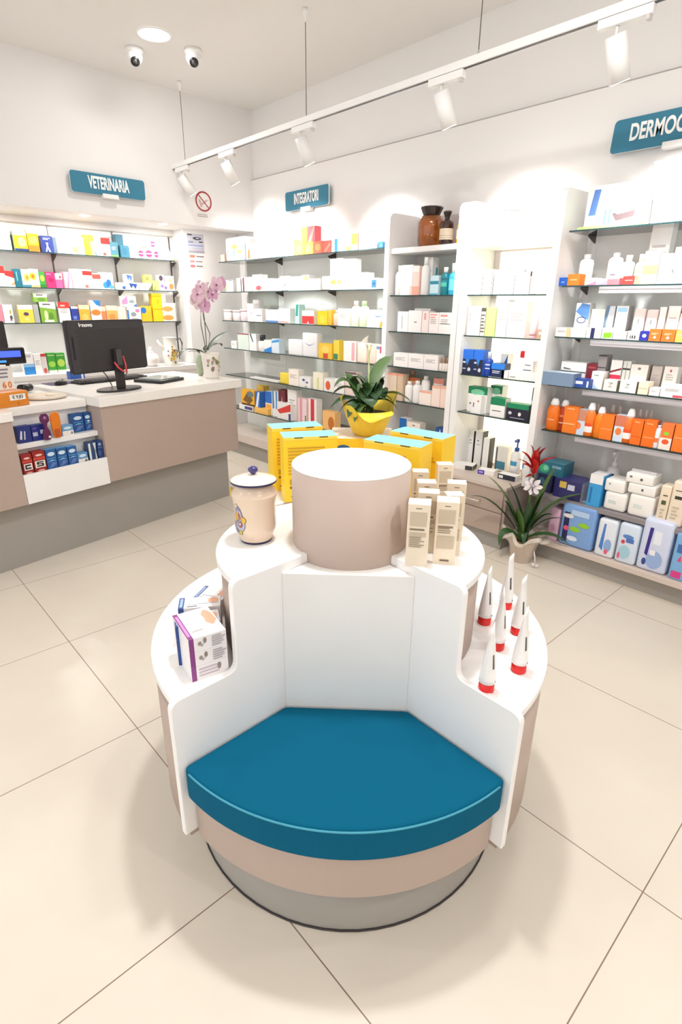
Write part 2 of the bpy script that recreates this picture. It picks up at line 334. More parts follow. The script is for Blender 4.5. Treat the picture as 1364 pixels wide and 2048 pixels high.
# back-lit panel of the right tower and greenish glass back of the left tower
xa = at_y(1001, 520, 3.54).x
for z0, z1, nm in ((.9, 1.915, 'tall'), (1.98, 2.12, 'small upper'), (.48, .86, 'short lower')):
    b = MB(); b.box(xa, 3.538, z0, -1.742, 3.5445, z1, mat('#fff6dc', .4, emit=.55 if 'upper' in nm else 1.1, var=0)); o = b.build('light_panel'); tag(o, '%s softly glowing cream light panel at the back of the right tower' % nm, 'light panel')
xa = at_y(843, 520, 3.54).x
b = MB(); b.box(xa, 3.538, .5, -2.412, 3.5445, 1.915, mat('#ccd3cc', .15)); o = b.build('back_panel'); tag(o, 'pale green glass back panel of the left tower cabinet', 'panel')
# drawer unit below the towers
t = thing('drawer_unit', 'low beige drawer unit under the tower cabinets', 'cabinet', (0, 3.13, 0))
b = MB(); b.box(-3.05, .03, 0, -1.79, .44, .11, PLGREY); b.build('plinth', t)
b = MB(); b.box(-3.05, .012, .11, -1.775, .44, .435, mat('#b5a59d', .4)); b.build('carcass', t)
b = MB(); b.box(-3.055, -.012, .435, -1.77, .44, .46, mat('#cdbdb2', .4)); b.build('top_board', t, .003)
for x in (-3.045, -2.415):
    for z0, z1 in ((.115, .265), (.271, .431)):
        d = MB(); d.box(x, 0, z0, x+.62, .0115, z1, TAUPE); dr = d.build('drawer', t, .002)
        if z0 > .2:
            h = MB(); h.cyl((x+.3, -.028, .325), (x+.46, -.028, .325), .006, mat('#d8cfc6', .25, metal=.8, var=0)); h.cyl((x+.31,-.028,.325), (x+.31,0,.325), .004, mat('#d8cfc6', .25, metal=.8, var=0)); h.cyl((x+.45,-.028,.325), (x+.45,0,.325), .004, mat('#d8cfc6', .25, metal=.8, var=0)); h.build('handle', dr)

# ================================================================== SERVICE COUNTER (angled)
_p0 = at_z(0, 1147.7, 0); _p1 = at_z(461, 990, 0); CT = Vector((_p1-_p0)).normalized(); CN = Vector((CT.y, -CT.x, 0)); Q0 = _p0+CN*.1
CRZ = math.atan2(CT.y, CT.x)                 # local x runs along the counter, local y points away from the shop
def cpt(a, n, z=0): return Q0+CT*a+CN*n+Vector((0,0,z))
def cloc(P): d = Vector(P)-Q0; return d.dot(CT), d.dot(CN)
SC0, SC1, SA0, SA1 = -1.6, .204, .753, 1.945
t = thing('service_counter', 'long taupe service counter with stepped display recess and grey plinth', 'counter', Q0[:], CRZ)
b = MB(); b.box(SC0, .1, 0, 1.9, .8, .41, PLGREY); b.build('plinth', t)
b = MB(); b.box(SC0, 0, .418, SC1, .74, .925, TAUPE); b.build('front_panel', t, .003)
b = MB(); b.box(SA0, 0, .424, SA1, .8, .932, TAUPE); b.build('front_panel', t, .003)
b = MB(); b.box(SC1+.001, 0, .418, SA0-.001, .02, .60, WHITE); b.build('display_panel', t, .002)
b = MB(); b.box(SC1+.001, .021, .56, SA0-.001, .11, .592, WHITE); b.build('display_tier', t, .002)
b = MB(); b.box(SC1+.001, .07, .74, SA0-.001, .175, .772, WHITE); b.box(SC1+.001, .111, .5, SA0-.001, .118, .74, WHITE); b.build('display_tier', t, .002)
b = MB(); b.box(SC1+.001, .176, .45, SA0-.001, .74, .925, WHITE); b.build('display_back', t)
b = MB(); ztop = .978
b.zprism([(SC0,-.012),(SC1+.005,-.012),(SC1+.05,.14),(SA0-.012,.14),(SA0-.012,.74),(SC0,.74)], .927, ztop, mat('#f3efea', .3)); o = b.build('worktop', None, .004); o.location = Q0; o.rotation_euler = (0,0,CRZ); tag(o, 'lower white worktop over the display recess at the left of the counter', 'worktop')
b = MB(); b.box(SA0-.01, -.018, .934, 2.0, .86, 1.0, mat('#f3efea', .3)); o = b.build('worktop', None, .005); o.location = Q0; o.rotation_euler = (0,0,CRZ); tag(o, 'thick white raised worktop under the computer monitor', 'worktop')

# ================================================================== CEILING FITTINGS
def downlight(x, y, label, r=.105, power=15):
    t = thing('ceiling_light', label, 'light', (x, y, HC), 0, 'recessed ceiling lights'); b = MB()
    b.lathe([(r+.012,-.0005),(r+.012,-.006),(r,-.008),(r,-.002)], mat('#f8f6f3', .4), 32, cap0=False, cap1=False); b.build('trim_ring', t)
    d = MB(); d.lathe([(r-.001,-.0045),(r-.001,-.003)], mat('#fffaf2', .4, emit=14, var=0), 32); d.build('diffuser', t)
    l = bpy.data.lights.new('downlight_lamp', 'AREA'); l.shape = 'DISK'; l.size = .2; l.energy = power; l.color = (1, 1, 1); lo = bpy.data.objects.new('downlight_lamp', l); COL.objects.link(lo); lo.parent = t; lo.location = (0,0,-.012)
p = at_z(308, 68, HC); downlight(p.x, p.y, 'bright round recessed ceiling light above the two cameras', power=6)
for x, y, w in ((-1.12, 1.08, 'over the display bench'), (-.6, 1.4, 'over the floor at the right'), (-.2, -1.4, 'near the viewer'), (-2.6, -1.6, 'over the left part of the shop'), (1.2, .8, 'by the right wall'), (1.2, 2.6, 'in front of the right-hand bay')):  # unseen ceiling lights, added as fill
    downlight(x, y, 'round added ceiling fill light out of view '+w, power=30 if 'bench' in w else (4 if 'viewer' in w else 9 if 'floor' in w else 13))
for (u, v, ul, vl), nm in (((268, 97, 270, 112), 'left white dome security camera with black lens on the ceiling'), ((386, 99, 390, 114), 'right white dome security camera with black lens on the ceiling')):
    P = at_z(u, v, HC); t = thing('security_camera', nm, 'camera', P[:]); to = (EYE-P); to.z = 0; to.normalize(); aim = (to*.75+Vector((0,0,-.66))).normalized()
    b = MB(); b.lathe([(.062,0),(.062,-.02),(.05,-.028)], WHITE, 24); b.build('base_plate', t)
    b = MB(); pr = [(.001,-.098)]+[(.055*math.sin(a), -.05-.05*math.cos(a)) for a in [PI*(i+1)/12 for i in range(10)]]; b.lathe(pr, WHITE, 24); b.build('dome', t)
    b = MB(); c0 = Vector((0,0,-.05)); b.cyl(c0+aim*.02, c0+aim*.062, .036, WHITE, 22); b.build('housing', t)
    b = MB(); b.cyl(c0+aim*.0625, c0+aim*.066, .032, BLACK, 22); b.cyl(c0+aim*.066, c0+aim*.068, .014, mat('#55504f', .15), 16); b.build('lens', t)
# suspended track with spotlights
TY, TZ = 2.74, 2.695
xl = at_y(342, 348, TY).x; xr = .2
t = thing('lighting_track', 'white suspended lighting track running along the back wall', 'track', (xl, TY, TZ)); L_ = xr-xl
b = MB(); b.box(0, -.02, 0, L_, .02, .035, WHITE); b.build('rail', t, .002); b = MB(); b.box(.001, -.009, -.0015, L_, .009, -.0002, BLACK); b.build('slot', t)
b = MB(); b.box(-.012, -.021, -.002, -.0003, .021, .037, mat('#c9c3bf', .3)); b.build('end_cap', t)
for u, v in ((362, 163), (607, 15), (957, 105)):
    x = at_z(u, v, HC).x if u < 900 else at_y(u, v, TY).x
    w = MB(); w.cyl((x-xl, 0, .036), (x-xl, 0, HC-TZ-.07), .0022, mat('#55504e', .4, metal=.5, var=0), 8); w.build('suspension_wire', t)
    w = MB(); w.lathe([(.006,0),(.018,.05),(.018,.0695)], WHITE, 14, (x-xl, 0, HC-TZ-.07)); w.build('ceiling_cup', t)
    w = MB(); w.lathe([(.008,0),(.005,.02)], mat('#bdb6b2', .3), 10, (x-xl, 0, .0355)); w.build('wire_grip', t)
for i, (u, v, tilt, yaw) in enumerate(((366, 350, .62, .15), (455, 318, .5, .1), (607, 262, .42, .1), (893, 163, .42, .12), (1250, 50, .40, .12), (None, -.55, .42, .1))):
    x = at_y(u, v, TY).x if u else v
    nm = ['leftmost white spotlight at the end of the suspended track', 'second white spotlight from the left on the track', 'third white spotlight from left, above the corner bay shelves', 'fourth white spotlight from left, above the tower cabinets', 'fifth white spotlight, above the sign at the right edge', 'white track spotlight beyond the right edge'][i]
    s = thing('spotlight', nm, 'spotlight', (x, TY, TZ-.0017), 0, 'spotlights on the track')
    b = MB(); b.box(-.11, -.017, -.034, .11, .017, 0, WHITE); b.build('adapter', s, .002)
    b = MB(); b.box(.085, -.015, -.05, .1, .015, -.0342, mat('#cfc8c4', .4)); b.build('lever', s)
    b = MB(); b.cyl((-.03,0,-.0342), (-.03,0,-.075), .007, mat('#e5e0dc', .3), 10); b.build('stem', s)
    ax = Vector((yaw, math.sin(tilt), -math.cos(tilt))).normalized(); c0 = Vector((-.03, 0, -.075))-ax*.01
    b = MB(); b.cyl(c0, c0+ax*.165, .043, WHITE, 24); b.build('head', s)
    b = MB(); b.cyl(c0+ax*.1652, c0+ax*.167, .037, mat('#fff6e6', .4, emit=6, var=0), 22); b.build('lens', s)
    l = bpy.data.lights.new('spot_lamp', 'SPOT'); l.energy = [85, 140, 165, 140, 165, 110][i]; l.spot_size = math.radians(76); l.spot_blend = 1.0; l.shadow_soft_size = .05; l.color = (1, .99, .975)
    lo = bpy.data.objects.new('spot_lamp', l); COL.objects.link(lo); lo.parent = s; lo.location = c0+ax*.172; lo.rotation_euler = Vector((yaw, math.sin(tilt+.42), -math.cos(tilt+.42))).to_track_quat('-Z', 'Y').to_euler()
# ================================================================== SIGNS
TEAL = mat('#3a7c96', .5, var=.02, spec=.3)
def sign(P, rz, w, h, txt, label, size, fit, slant=0.0):
    t = thing('hanging_sign', label, 'sign', P, rz); b = MB(); poly = [(x+slant*y, y) for x, y in rrect(-w/2, -h/2, w/2, h/2, .022)]
    b.prism(poly, (0,0,0), (1,0,0), (0,0,1), (0,.012,0), TEAL, WHITE); b.build('sign_board', t)
    b = MB(); b.box(-.065, -.016, -h/2-.02, .065, .03, -h/2+.012, WHITE); b.build('clip', t, .002)
    b = MB(); b.box(-.02, .0125, -h/2+.02, .02, .045, -h/2+.06, WHITE); b.build('wall_mount', t)
    text_part('lettering', txt, size, mat('#fbfaf8', .5, var=0), t, (0, -.0022, .005), (PI/2, 0, 0), 1, size*.03, .0008, 0, fit); return t
def mid(*ps): return sum((Vector(p) for p in ps), Vector())/len(ps)
c = [at_x(*q, -5.165) for q in ((139,338),(289,362),(291,403),(141,381))]; C_ = mid(*c)
sign(C_[:], PI/2, abs(c[1].y-c[0].y), .152, 'VETERINARIA', 'teal sign reading VETERINARIA on the bulkhead above the counter', .122, abs(c[1].y-c[0].y)*.55, .02)
c = [at_y(*q, 3.53) for q in ((570,384),(657,370),(658,408),(571,423))]; C_ = mid(*c)
sign(C_[:], 0, abs(c[1].x-c[0].x), .155, 'INTEGRATORI', 'teal sign reading INTEGRATORI above the corner bay', .115, abs(c[1].x-c[0].x)*.56)
c0 = at_y(1226, 245, 3.53); c1 = at_y(1220, 308, 3.53)
sign((c1.x+.34, 3.53, (c0.z+c1.z)/2), 0, .68, .158, 'DERMOCOSMESI', 'teal sign starting DERMOCO at the right edge of the photo', .108, .49, .04)
# no smoking notice on the bulkhead
P = mid(at_x(407,383,XL), at_x(407,423,XL)); P.x = XL+.0015
t = thing('no_smoking_sign', 'round red no smoking notice with crossed cigarette on the bulkhead', 'sign', P[:], PI/2)
rr = .085; ring = MB()
ring.add([(rr*math.cos(2*PI*i/32)*(1 if k else .84), -.001, rr*math.sin(2*PI*i/32)*(1 if k else .84)) for k in (0,1) for i in range(32)], [(i,(i+1)%32,32+(i+1)%32,32+i) for i in range(32)], mat('#9c2b2c', .5, var=0))
ring.prism([(-.062,.056),(-.056,.062),(.062,-.056),(.056,-.062)], (0,-.0012,0), (1,0,0), (0,0,1), (0,-.0004,0), mat('#9c2b2c', .5, var=0)); ring.build('prohibition_ring', t)
ci = MB(); ci.prism([(-.05,.01),(-.035,-.05),(-.02,-.05),(-.02,-.035),(.045,.01),(.035,.022),(-.025,-.02),(-.038,.018)], (0,-.0004,0), (1,0,0), (0,0,1), (0,-.0004,0), mat('#c9a9a6', .5, var=0)); ci.build('cigarette_symbol', t)
ci = MB(); decals(ci, .15, .03, [('t',0,0,1,1,2,'#a79d9b')]); o = ci.build('caption', t); o.location = (0,-.0004,-.135)
# poster and stickers on the pillar
PX = -5.5285
def pill(u, v): q = at_x(u, v, PX); return q
a_, b_ = pill(373,466), pill(409,507)
t = thing('poster', 'small blue-grey product poster stuck on the corner pillar', 'poster', (PX, (a_.y+b_.y)/2, b_.z), PI/2); w = b_.y-a_.y; h = a_.z-b_.z
m = MB(); m.box(-w/2, 0, 0, w/2, .0015, h, mat('#c6c6d2', .4)); decals(m, w, h, [('r',.03,.35,.97,.42,'#8f9cc4'),('r',.03,.2,.97,.25,'#b7b4c4'),('r',.03,.9,.3,.97,'#4b474c'),('e',.6,.76,.26,.08,'#3b3a42'),('e',.62,.77,.12,.03,'#c6c6d2'),('r',.7,.55,.92,.62,'#4b474c'),('t',.05,.5,.4,.62,3,'#8a88a0'),('r',.03,.02,.97,.12,'#a9a5ae')]); m.build('printed_sheet', t)
for (u0,v0,u1,v1), col, nm in (((379,509,409,517),'#dd8060','top orange'), ((380,520,406,526),'#c88a86','middle pink'), ((381,529,407,536),'#c4747a','bottom red')):
    a_, b_ = pill(u0,v0), pill(u1,v1); w = b_.y-a_.y; h = a_.z-b_.z
    m = MB(); m.box(-w/2, 0, 0, w/2, .001, h, mat('#efe9e8', .4)); decals(m, w, h, [('r',0,.05,.35,.95,col),('r',.45,.3,.95,.75,'#8d8488')]); o = m.build('sticker'); o.location = (PX, (a_.y+b_.y)/2, b_.z); o.rotation_euler = (0,0,PI/2); tag(o, '%s and white sticker below the poster on the pillar' % nm, 'sticker', 'stickers on the pillar')
# small recessed light in the bulkhead underside, with two added to brighten the niche
P = at_z(170, 431, 2.265)
for y, nm in ((P.y, 'visible in the photo between the top products'), (P.y-.75, 'added as fill further left along the bulkhead'), (P.y+.7, 'added as fill nearest the corner pillar')):
    t = thing('recessed_spot', 'tiny bright recessed light under the bulkhead, '+nm, 'light', (P.x, y, 2.265), 0, 'recessed lights under the bulkhead'); b = MB(); b.lathe([(.04,-.004),(.04,-.0003)], mat('#fffaf0', .4, emit=12, var=0), 20); b.build('lens', t)
    l = bpy.data.lights.new('recessed_lamp', 'AREA'); l.shape = 'DISK'; l.size = .07; l.energy = 9; l.color = (1, .98, .95); lo = bpy.data.objects.new('recessed_lamp', l); COL.objects.link(lo); lo.parent = t; lo.location = (0, 0, -.006)
# ================================================================== ROUND DISPLAY SEAT
IC = Vector((-1.085, 1.045, 0)); IF = Vector((-IC.x, -IC.y, 0)).normalized(); IS = Vector((-IF.y, IF.x, 0)); IRZ = math.atan2(IS.y, IS.x)
def iw(f, s, z): return IC+IF*f+IS*s+Vector((0,0,z))
def il(u, v, z): d = at_z(u, v, z)-IC; return d.dot(IF), d.dot(IS)
# local frame of the thing: x = sideways (to the right), y = away from the viewer
t = thing('display_bench', 'round white and taupe display bench with teal cushion in the shop centre', 'bench', IC[:], IRZ-math.radians(1.0))
A = math.radians(43.7); R1, R2, RC = .590, .388, .170; ZL, ZU, ZLED, ZTOP = .657, .92, .897, 1.155
def P2(r, a): return (r*math.sin(a), -r*math.cos(a))           # angle a from the viewer side
def sector(r0, r1, a0, a1, n=40): return [P2(r1, a0+(a1-a0)*i/n) for i in range(n+1)]+[P2(r0, a1-(a1-a0)*i/n) for i in range(n+1)]
def shf(p, dy): return [(x, y+dy) for x, y in p]
b = MB(); b.lathe([(.498,0),(.498,.006)], DARK, 64, (0,-.030,0)); b.lathe([(.494,.006),(.494,.2)], PLGREY, 64, (0,-.030,0), cap0=False); b.build('plinth', t)
b = MB(); b.zprism(shf(sector(.30, R1-.006, A+.03, 2*PI-A-.03, 72), -.012), .2, ZL-.03, TAUPE, None, True); b.build('outer_drum', t)
b = MB(); b.zprism(shf(sector(.2, R1, A+.03, 2*PI-A-.03, 72), -.012), ZL-.028, ZL, WHITE, None, False); b.build('lower_tier', t, .006, 3)
b = MB(); b.zprism(shf(sector(.2, R2-.012, A+.16, 2*PI-A-.16, 60), -.02), ZL+.0005, ZU-.028, TAUPE, None, True); b.build('inner_drum', t)
b = MB(); b.zprism(shf(sector(RC-.02, R2, A+.085, 2*PI-A-.085, 60), -.02), ZU-.026, ZU, WHITE); b.build('upper_tier', t, .006, 3)
hw = .35; ang = math.asin(hw/R2); arcp = [P2(R2+.001, PI+ang-2*ang*i/16) for i in range(17)]
b = MB(); b.zprism(arcp+rrect(-hw, .5, hw, .80, .1)[6:18], ZU-.026, ZU, WHITE); b.build('rear_tier', t, .005)
b = MB(); b.zprism([(-.33,.60),(.33,.60),(.33,.76),(-.33,.76)], 0, ZU-.027, TAUPE); b.build('rear_support', t)
b = MB(); b.lathe([(RC,.6),(RC,ZTOP-.006)], TAUPE, 64); b.build('column', t)
b = MB(); b.lathe([(RC-.001,ZTOP-.006),(RC-.001,ZTOP-.002),(RC-.004,ZTOP)], mat('#f6f4f0', .3), 64); b.build('column_top', t)
# stepped wing boards either side of the seat
def fil(pts, rs, n=6):
    out = []
    for i, p in enumerate(pts):
        r = rs[i]; p = Vector(p)
        if not r: out.append((p.x, p.y)); continue
        a = (Vector(pts[i-1])-p).normalized(); c = (Vector(pts[(i+1) % len(pts)])-p).normalized()
        for k in range(n+1):
            q = k/n; s_, e_ = p+a*r, p+c*r; out.append(tuple(s_*(1-q)**2+p*2*q*(1-q)+e_*q*q))
    return out
prof = fil([(.19,.235),(.19,.26),(.19,ZU+.004),(.418,ZU+.004),(.418,ZL+.004),(R1+.022,ZL+.004),(R1+.022,.225),(.45,.225)], [0,0,0,.025,.03,.03,0,0])
for sx in (-1, 1):
    dx = Vector((sx*math.sin(A), -math.cos(A), 0)); nx = Vector((sx*math.cos(A), math.sin(A), 0))
    b = MB(); b.prism(prof, nx*-.002, dx, (0,0,1), nx*.020, WHITE); b.build('side_wing', t, .0025)
    b = MB(); b.prism([(RC-.02,ZU-.03),(.2,ZU-.03),(.2,ZU+.003),(RC-.02,ZU+.003)], nx*.0005, dx, (0,0,1), nx*.016, WHITE); b.build('wing_return', t)
b = MB(); b.box(-.178, -.192, .30, .178, -.172, ZLED-.001, mat('#efeeeb', .35)); b.build('back_panel', t, .002)
b = MB(); b.zprism([(-.172,-.186),(.172,-.186),(.115,-.124),(-.115,-.124)], ZLED-.02, ZLED, WHITE); b.build('ledge', t, .002)
b = MB(); b.zprism(sector(.2, .576, -A+.012, A-.012, 24), .206, .353, TAUPE, None, False); b.build('seat_base', t)
cush = [P2(.598, -A+.008+(2*A-.016)*i/36) for i in range(37)]+[(.180,-.194),(-.180,-.194)]
TEALF = mat('#035c7a', .85, var=.03, scale=14, spec=.12)
b = MB(); b.zprism(cush, .355, .461, TEALF); cu = b.build('cushion', t, .013, 4)
b = MB(); b.tube([(p[0]*1.001, p[1]*1.001, .452) for p in cush[1:36]], .0028, mat('#3e97ae', .5), 6); b.build('piping', cu)

# ---- helpers for things standing on the seat's tiers
def face_box(pl, pr, z, h, d):          # front-left and front-right corners (f, s) -> centre, width, rotation
    a, c = iw(*pl, z), iw(*pr, z); w = (c-a).length; rz = math.atan2(c.y-a.y, c.x-a.x); return ((a+c)/2)[:], w, rz
YEL = '#ffd22e'
def yellow_box(pl, pr, h, d, label):
    loc, w, rz = face_box(pl, pr, ZU, h, d)
    o = carton_mb(w, h, d, YEL, [('r',0,.955,1,1,'#f9dc55'),('t',.08,.42,.9,.86,9,'#cf9f24'),('r',.1,.28,.3,.36,'#c79a2a'),('t',.1,.2,.4,.26,1,'#6d5b1d'),('r',.12,.08,.3,.095,'#4a3b14'),('r',.2,.985,.36,1.0,'#4b3d1a'),('r',.66,.985,.82,1.0,'#4b3d1a')], top='#8fe6e6').build('carton')
    o.location = loc; o.rotation_euler = (0,0,rz); return tag(o, label, 'box', 'yellow cartons on the display bench')
yellow_box((-.305,-.231), (-.352,-.050), .231, .095, 'yellow carton with turquoise top, front left behind the white column')
yellow_box((-.422,-.285), (-.486,-.108), .236, .095, 'yellow carton with turquoise top, rear left behind another yellow carton')
yellow_box((-.300,.040), (-.195,.219), .231, .095, 'yellow carton with turquoise top, front right beside the white column')
yellow_box((-.443,.138), (-.315,.306), .231, .095, 'yellow carton with turquoise top, rear right near the white tower')
loc, w, rz = face_box((-.52,-.095), (-.52,.105), ZU, .182, .2)
o = carton_mb(.24, .182, .2, YEL, [('e',.2,.75,.13,.12,'#2c5f9c'),('e',.2,.75,.09,.05,'#a9c4de'),('p',[(.5,.45),(.98,.95),(.98,.45)],'#2e5796'),('t',.55,.55,.9,.65,2,'#f6c21d')], top='#e9d9c4').build('carton'); o.location = iw(-.52, .04, ZU); o.rotation_euler = (0,0,IRZ); tag(o, 'yellow carton with blue oval under the potted peace lily', 'box', 'yellow cartons on the display bench')
# cream cartons in two receding rows
CRM = '#efe0c9'
cb = [((817,1007),(862,1012),'first and nearest of the left row','A'),((838,984),(879,989),'second of the left row','A'),((836,966),(874,967),'third of the left row','A'),((826,944),(858,945),'last of the left row','A'),((876,1000),(919,1010),'first and nearest of the right row','B'),((895,992),(930,992),'second of the right row','B'),((896,967),(934,969),'third of the right row','B'),((877,930),(908,930),'last of the right row by the drawers','B')]
for i, (ql, qr, nm, g) in enumerate(cb):
    h = .176; a, c = il(*ql, ZU+h), il(*qr, ZU+h); a, c = iw(*a, ZU), iw(*c, ZU); w = min(.058, (c-a).length); rz = math.atan2(c.y-a.y, c.x-a.x); rz = IRZ+max(-.15, min(.45, rz-IRZ)); cc = (a+c)/2
    d = .05 if i in (0, 4) else .042
    ds = [('r',.36,.93,.62,.945,'#8d7c68'),('r',.12,.66,.86,.88,'#cdbca4'),('t',.12,.58,.88,.64,1,'#8d7a64')]
    ds += [('r',.12,.50,.86,.56,'#c9b79f'),('t',.12,.32,.85,.5,6,'#a3917a')] if g == 'A' else [('t',.12,.5,.88,.6,3,'#a3917a'),('r',.12,.26,.86,.46,'#cbbaa2'),('r',.3,.05,.72,.075,'#6e5846')]
    mb = carton_mb(w, h, d, CRM, ds, top='#f4e9d6'); mb.add([(w/2+.0004,d*.25,h*.5),(w/2+.0004,d*.75,h*.5),(w/2+.0004,d*.75,h*.82),(w/2+.0004,d*.25,h*.82)], [(0,1,2,3)], mat('#8a6651', .4))
    o = mb.build('carton'); o.location = cc; o.rotation_euler = (0,0,rz); tag(o, 'tall cream carton beside the white column, '+nm, 'box', 'cream cartons on the display bench')
# purple and blue cartons on the left of the lower tier
WH = '#f2edee'
def sbox(p3, h, z, ds, label, edge, edl, tops):
    FL, FR, BK = [Vector((*q, 0)) for q in p3]; a, c = iw(FL.x, FL.y, z), iw(FR.x, FR.y, z); w = (c-a).length; rz = math.atan2(c.y-a.y, c.x-a.x); d = (BK-FL).length
    mb = carton_mb(w, h, d, WH, [('r',0,0,.13,1,edge)]+ds)
    e = .0004; mb.add([(-w/2,0,h+e),(-w/2+w*.13,0,h+e),(-w/2+w*.13,d,h+e),(-w/2,d,h+e)], [(0,1,2,3)], mat(edge, .4, var=0)); mb.add([(-w/2+w*.03,d*.1,h+2*e),(-w/2+w*.1,d*.1,h+2*e),(-w/2+w*.1,d*.9,h+2*e),(-w/2+w*.03,d*.9,h+2*e)], [(0,1,2,3)], mat(edl, .4, var=0))
    for q in tops: mb.add([((x-.5)*w, y*d, h+e) for x, y in q[0]], [list(range(len(q[0])))], mat(q[1], .4, var=0))
    o = mb.build('carton'); o.location = (a+c)/2; o.rotation_euler = (0,0,rz); return tag(o, label, 'box', 'white cartons with coloured edges on the lower tier')
def blob(cx, cy, rx, ry, n=12): return [(cx+rx*math.cos(2*PI*i/n)*(1+.25*math.sin(3*i)), cy+ry*math.sin(2*PI*i/n)) for i in range(n)]
ear = [('e',.28,.55,.05,.14,'#a0968c'),('e',.42,.7,.045,.2,'#8f857c'),('p',[(.28,.5),(.33,.3),(.40,.5),(.41,.55),(.34,.42),(.3,.55)],'#a89e94'),('t',.6,.1,.98,.9,5,'#b0a9ac')]
tops_p = [(blob(.82,.6,.14,.3), '#efb08f'), ([(.2,.2),(.5,.22),(.5,.26),(.2,.24)], '#b9aeb0')]
tops_b = [(blob(.82,.62,.13,.26), '#f0b490'), ([(.2,.3),(.95,.34),(.95,.37),(.2,.33)], '#7d95bd'), ([(.2,.1),(.45,.12),(.45,.2),(.2,.18)], '#77787f')]
pp = ((.345,-.400), (.290,-.318), (.232,-.478))
for k, nm in enumerate(('at the bottom of its stack','in the middle of its stack','on top of its stack')):
    sbox(pp, .0415, ZL+.042*k, ear if k else [('t',.2,.15,.9,.85,3,'#c8b8c2'),('e',.75,.6,.05,.25,'#8f857c')], 'flat white carton with purple edge and earphone picture, '+nm, '#8a3d84', '#e58fd8', tops_p if k == 2 else [])
zb = .785
def cor(*q): return tuple(il(u, v, zb) for u, v in q)
pb = cor((349,1249),(440,1235),(354,1217)); pc = cor((355,1213),(440,1206),(359,1188)); pd = cor((388,1182),(440,1186),(414,1161))
for nm, p3 in (('middle', pb), ('rear', pc)):
    for k, lv in enumerate(('at the bottom','in the middle','on top')):
        fl, fr, bk = [Vector(q) for q in p3]; lim = .12; d = (fr-fl); d = d.normalized()*min(lim, d.length); dd = (bk-fl); pe = Vector((-d.y, d.x)).normalized(); pe = pe if pe.dot(dd) > 0 else -pe
        sbox(((fl.x,fl.y),((fl+d).x,(fl+d).y),((fl+pe*min(.06, dd.length)).x,(fl+pe*min(.06, dd.length)).y)), .0395, ZL+.04*k, [('t',.2,.2,.9,.8,3,'#8b94b0')], 'white carton with blue edge in the %s left stack, %s' % (nm, lv), '#26498f', '#9db8e6', tops_b if k == 2 else [])
fl, fr, bk = [Vector(il(u, v, ZL+.055)) for u, v in ((386,1196),(440,1204),(412,1172))]
for k, lv in enumerate(('lower','upper')):
    sbox(((fl.x,fl.y),(fr.x,fr.y),(bk.x,bk.y)), .0275, ZL+.028*k, [('t',.2,.2,.9,.8,2,'#8b94b0')], 'white blue-edged carton turned askew behind the other stacks, %s one' % lv, '#26498f', '#9db8e6', tops_b if k else [])
# red-capped tubes on the right of the lower tier
for i, (f, s, nm) in enumerate(((.338,.378,'nearest, at the front of the lower tier'),(.258,.482,'second nearest, by the rim'),(.078,.528,'by the rim, behind the second nearest'),(.022,.443,'left, beside the inner drum'),(-.072,.531,'farthest back'),(.15,.452,'half hidden behind the nearest'))):
    P = iw(f, s, ZL); make_tube(.045, .186, .045, (P-Vector((-math.sin(IRZ-.25), math.cos(IRZ-.25), 0))*.018)[:], IRZ+1.08+[.1,0,-.1,.05,-.1,.25][i], 'white tube standing on red cap, '+nm, 'red-capped tubes on the display bench', ds=[(.12,.40,.24,.62,'#4a4648'),(.35,.165,.5,.185,'#3f3b3d')])
# ceramic jar
P = iw(.018, -.278, ZU); t = thing('ceramic_jar', 'cream ceramic apothecary jar with blue-rimmed lid and painted ornament', 'jar', P[:], IRZ)
CER = mat('#e6cfb8', .22, coat=.4, var=.03); NAVY = mat('#26244f', .3); CERL = mat('#f3e4d0', .25, coat=.3)
prof = [(.044,0),(.046,.003),(.0465,.007),(.05,.02),(.058,.036),(.0605,.05),(.0592,.08),(.060,.11),(.0635,.132),(.0668,.142),(.0665,.147),(.060,.158),(.0525,.166),(.0525,.178)]
def jr(z):
    for (r0, z0), (r1, z1) in zip(prof, prof[1:]):
        if z0 <= z <= z1: return r0+(r1-r0)*(z-z0)/max(1e-6, z1-z0)
    return .05
b = MB(); b.lathe(prof, CER, 48, mats=[NAVY, NAVY]+[CER]*11)
def paint(pts, c, e):
    vs = [((jr(z)+e)*math.cos(a), (jr(z)+e)*math.sin(a), z) for a, z in pts]; ca = sum(a for a, z in pts)/len(pts); cz = sum(z for a, z in pts)/len(pts)
    vs.append(((jr(cz)+e+.0003)*math.cos(ca), (jr(cz)+e+.0003)*math.sin(ca), cz)); n = len(pts); b.add(vs, [(i, (i+1) % n, n) for i in range(n)], mat(c, .3, var=0), True)
def oval(ca, cz, ra, rz, rot=0, n=16):
    o = []
    for i in range(n):
        x, y = 1.25*ra*math.cos(2*PI*i/n), 1.2*rz*math.sin(2*PI*i/n); o.append((ca+(x*math.cos(rot)-y*math.sin(rot))/.06, cz+x*math.sin(rot)+y*math.cos(rot)))
    return o
la = PI+.95
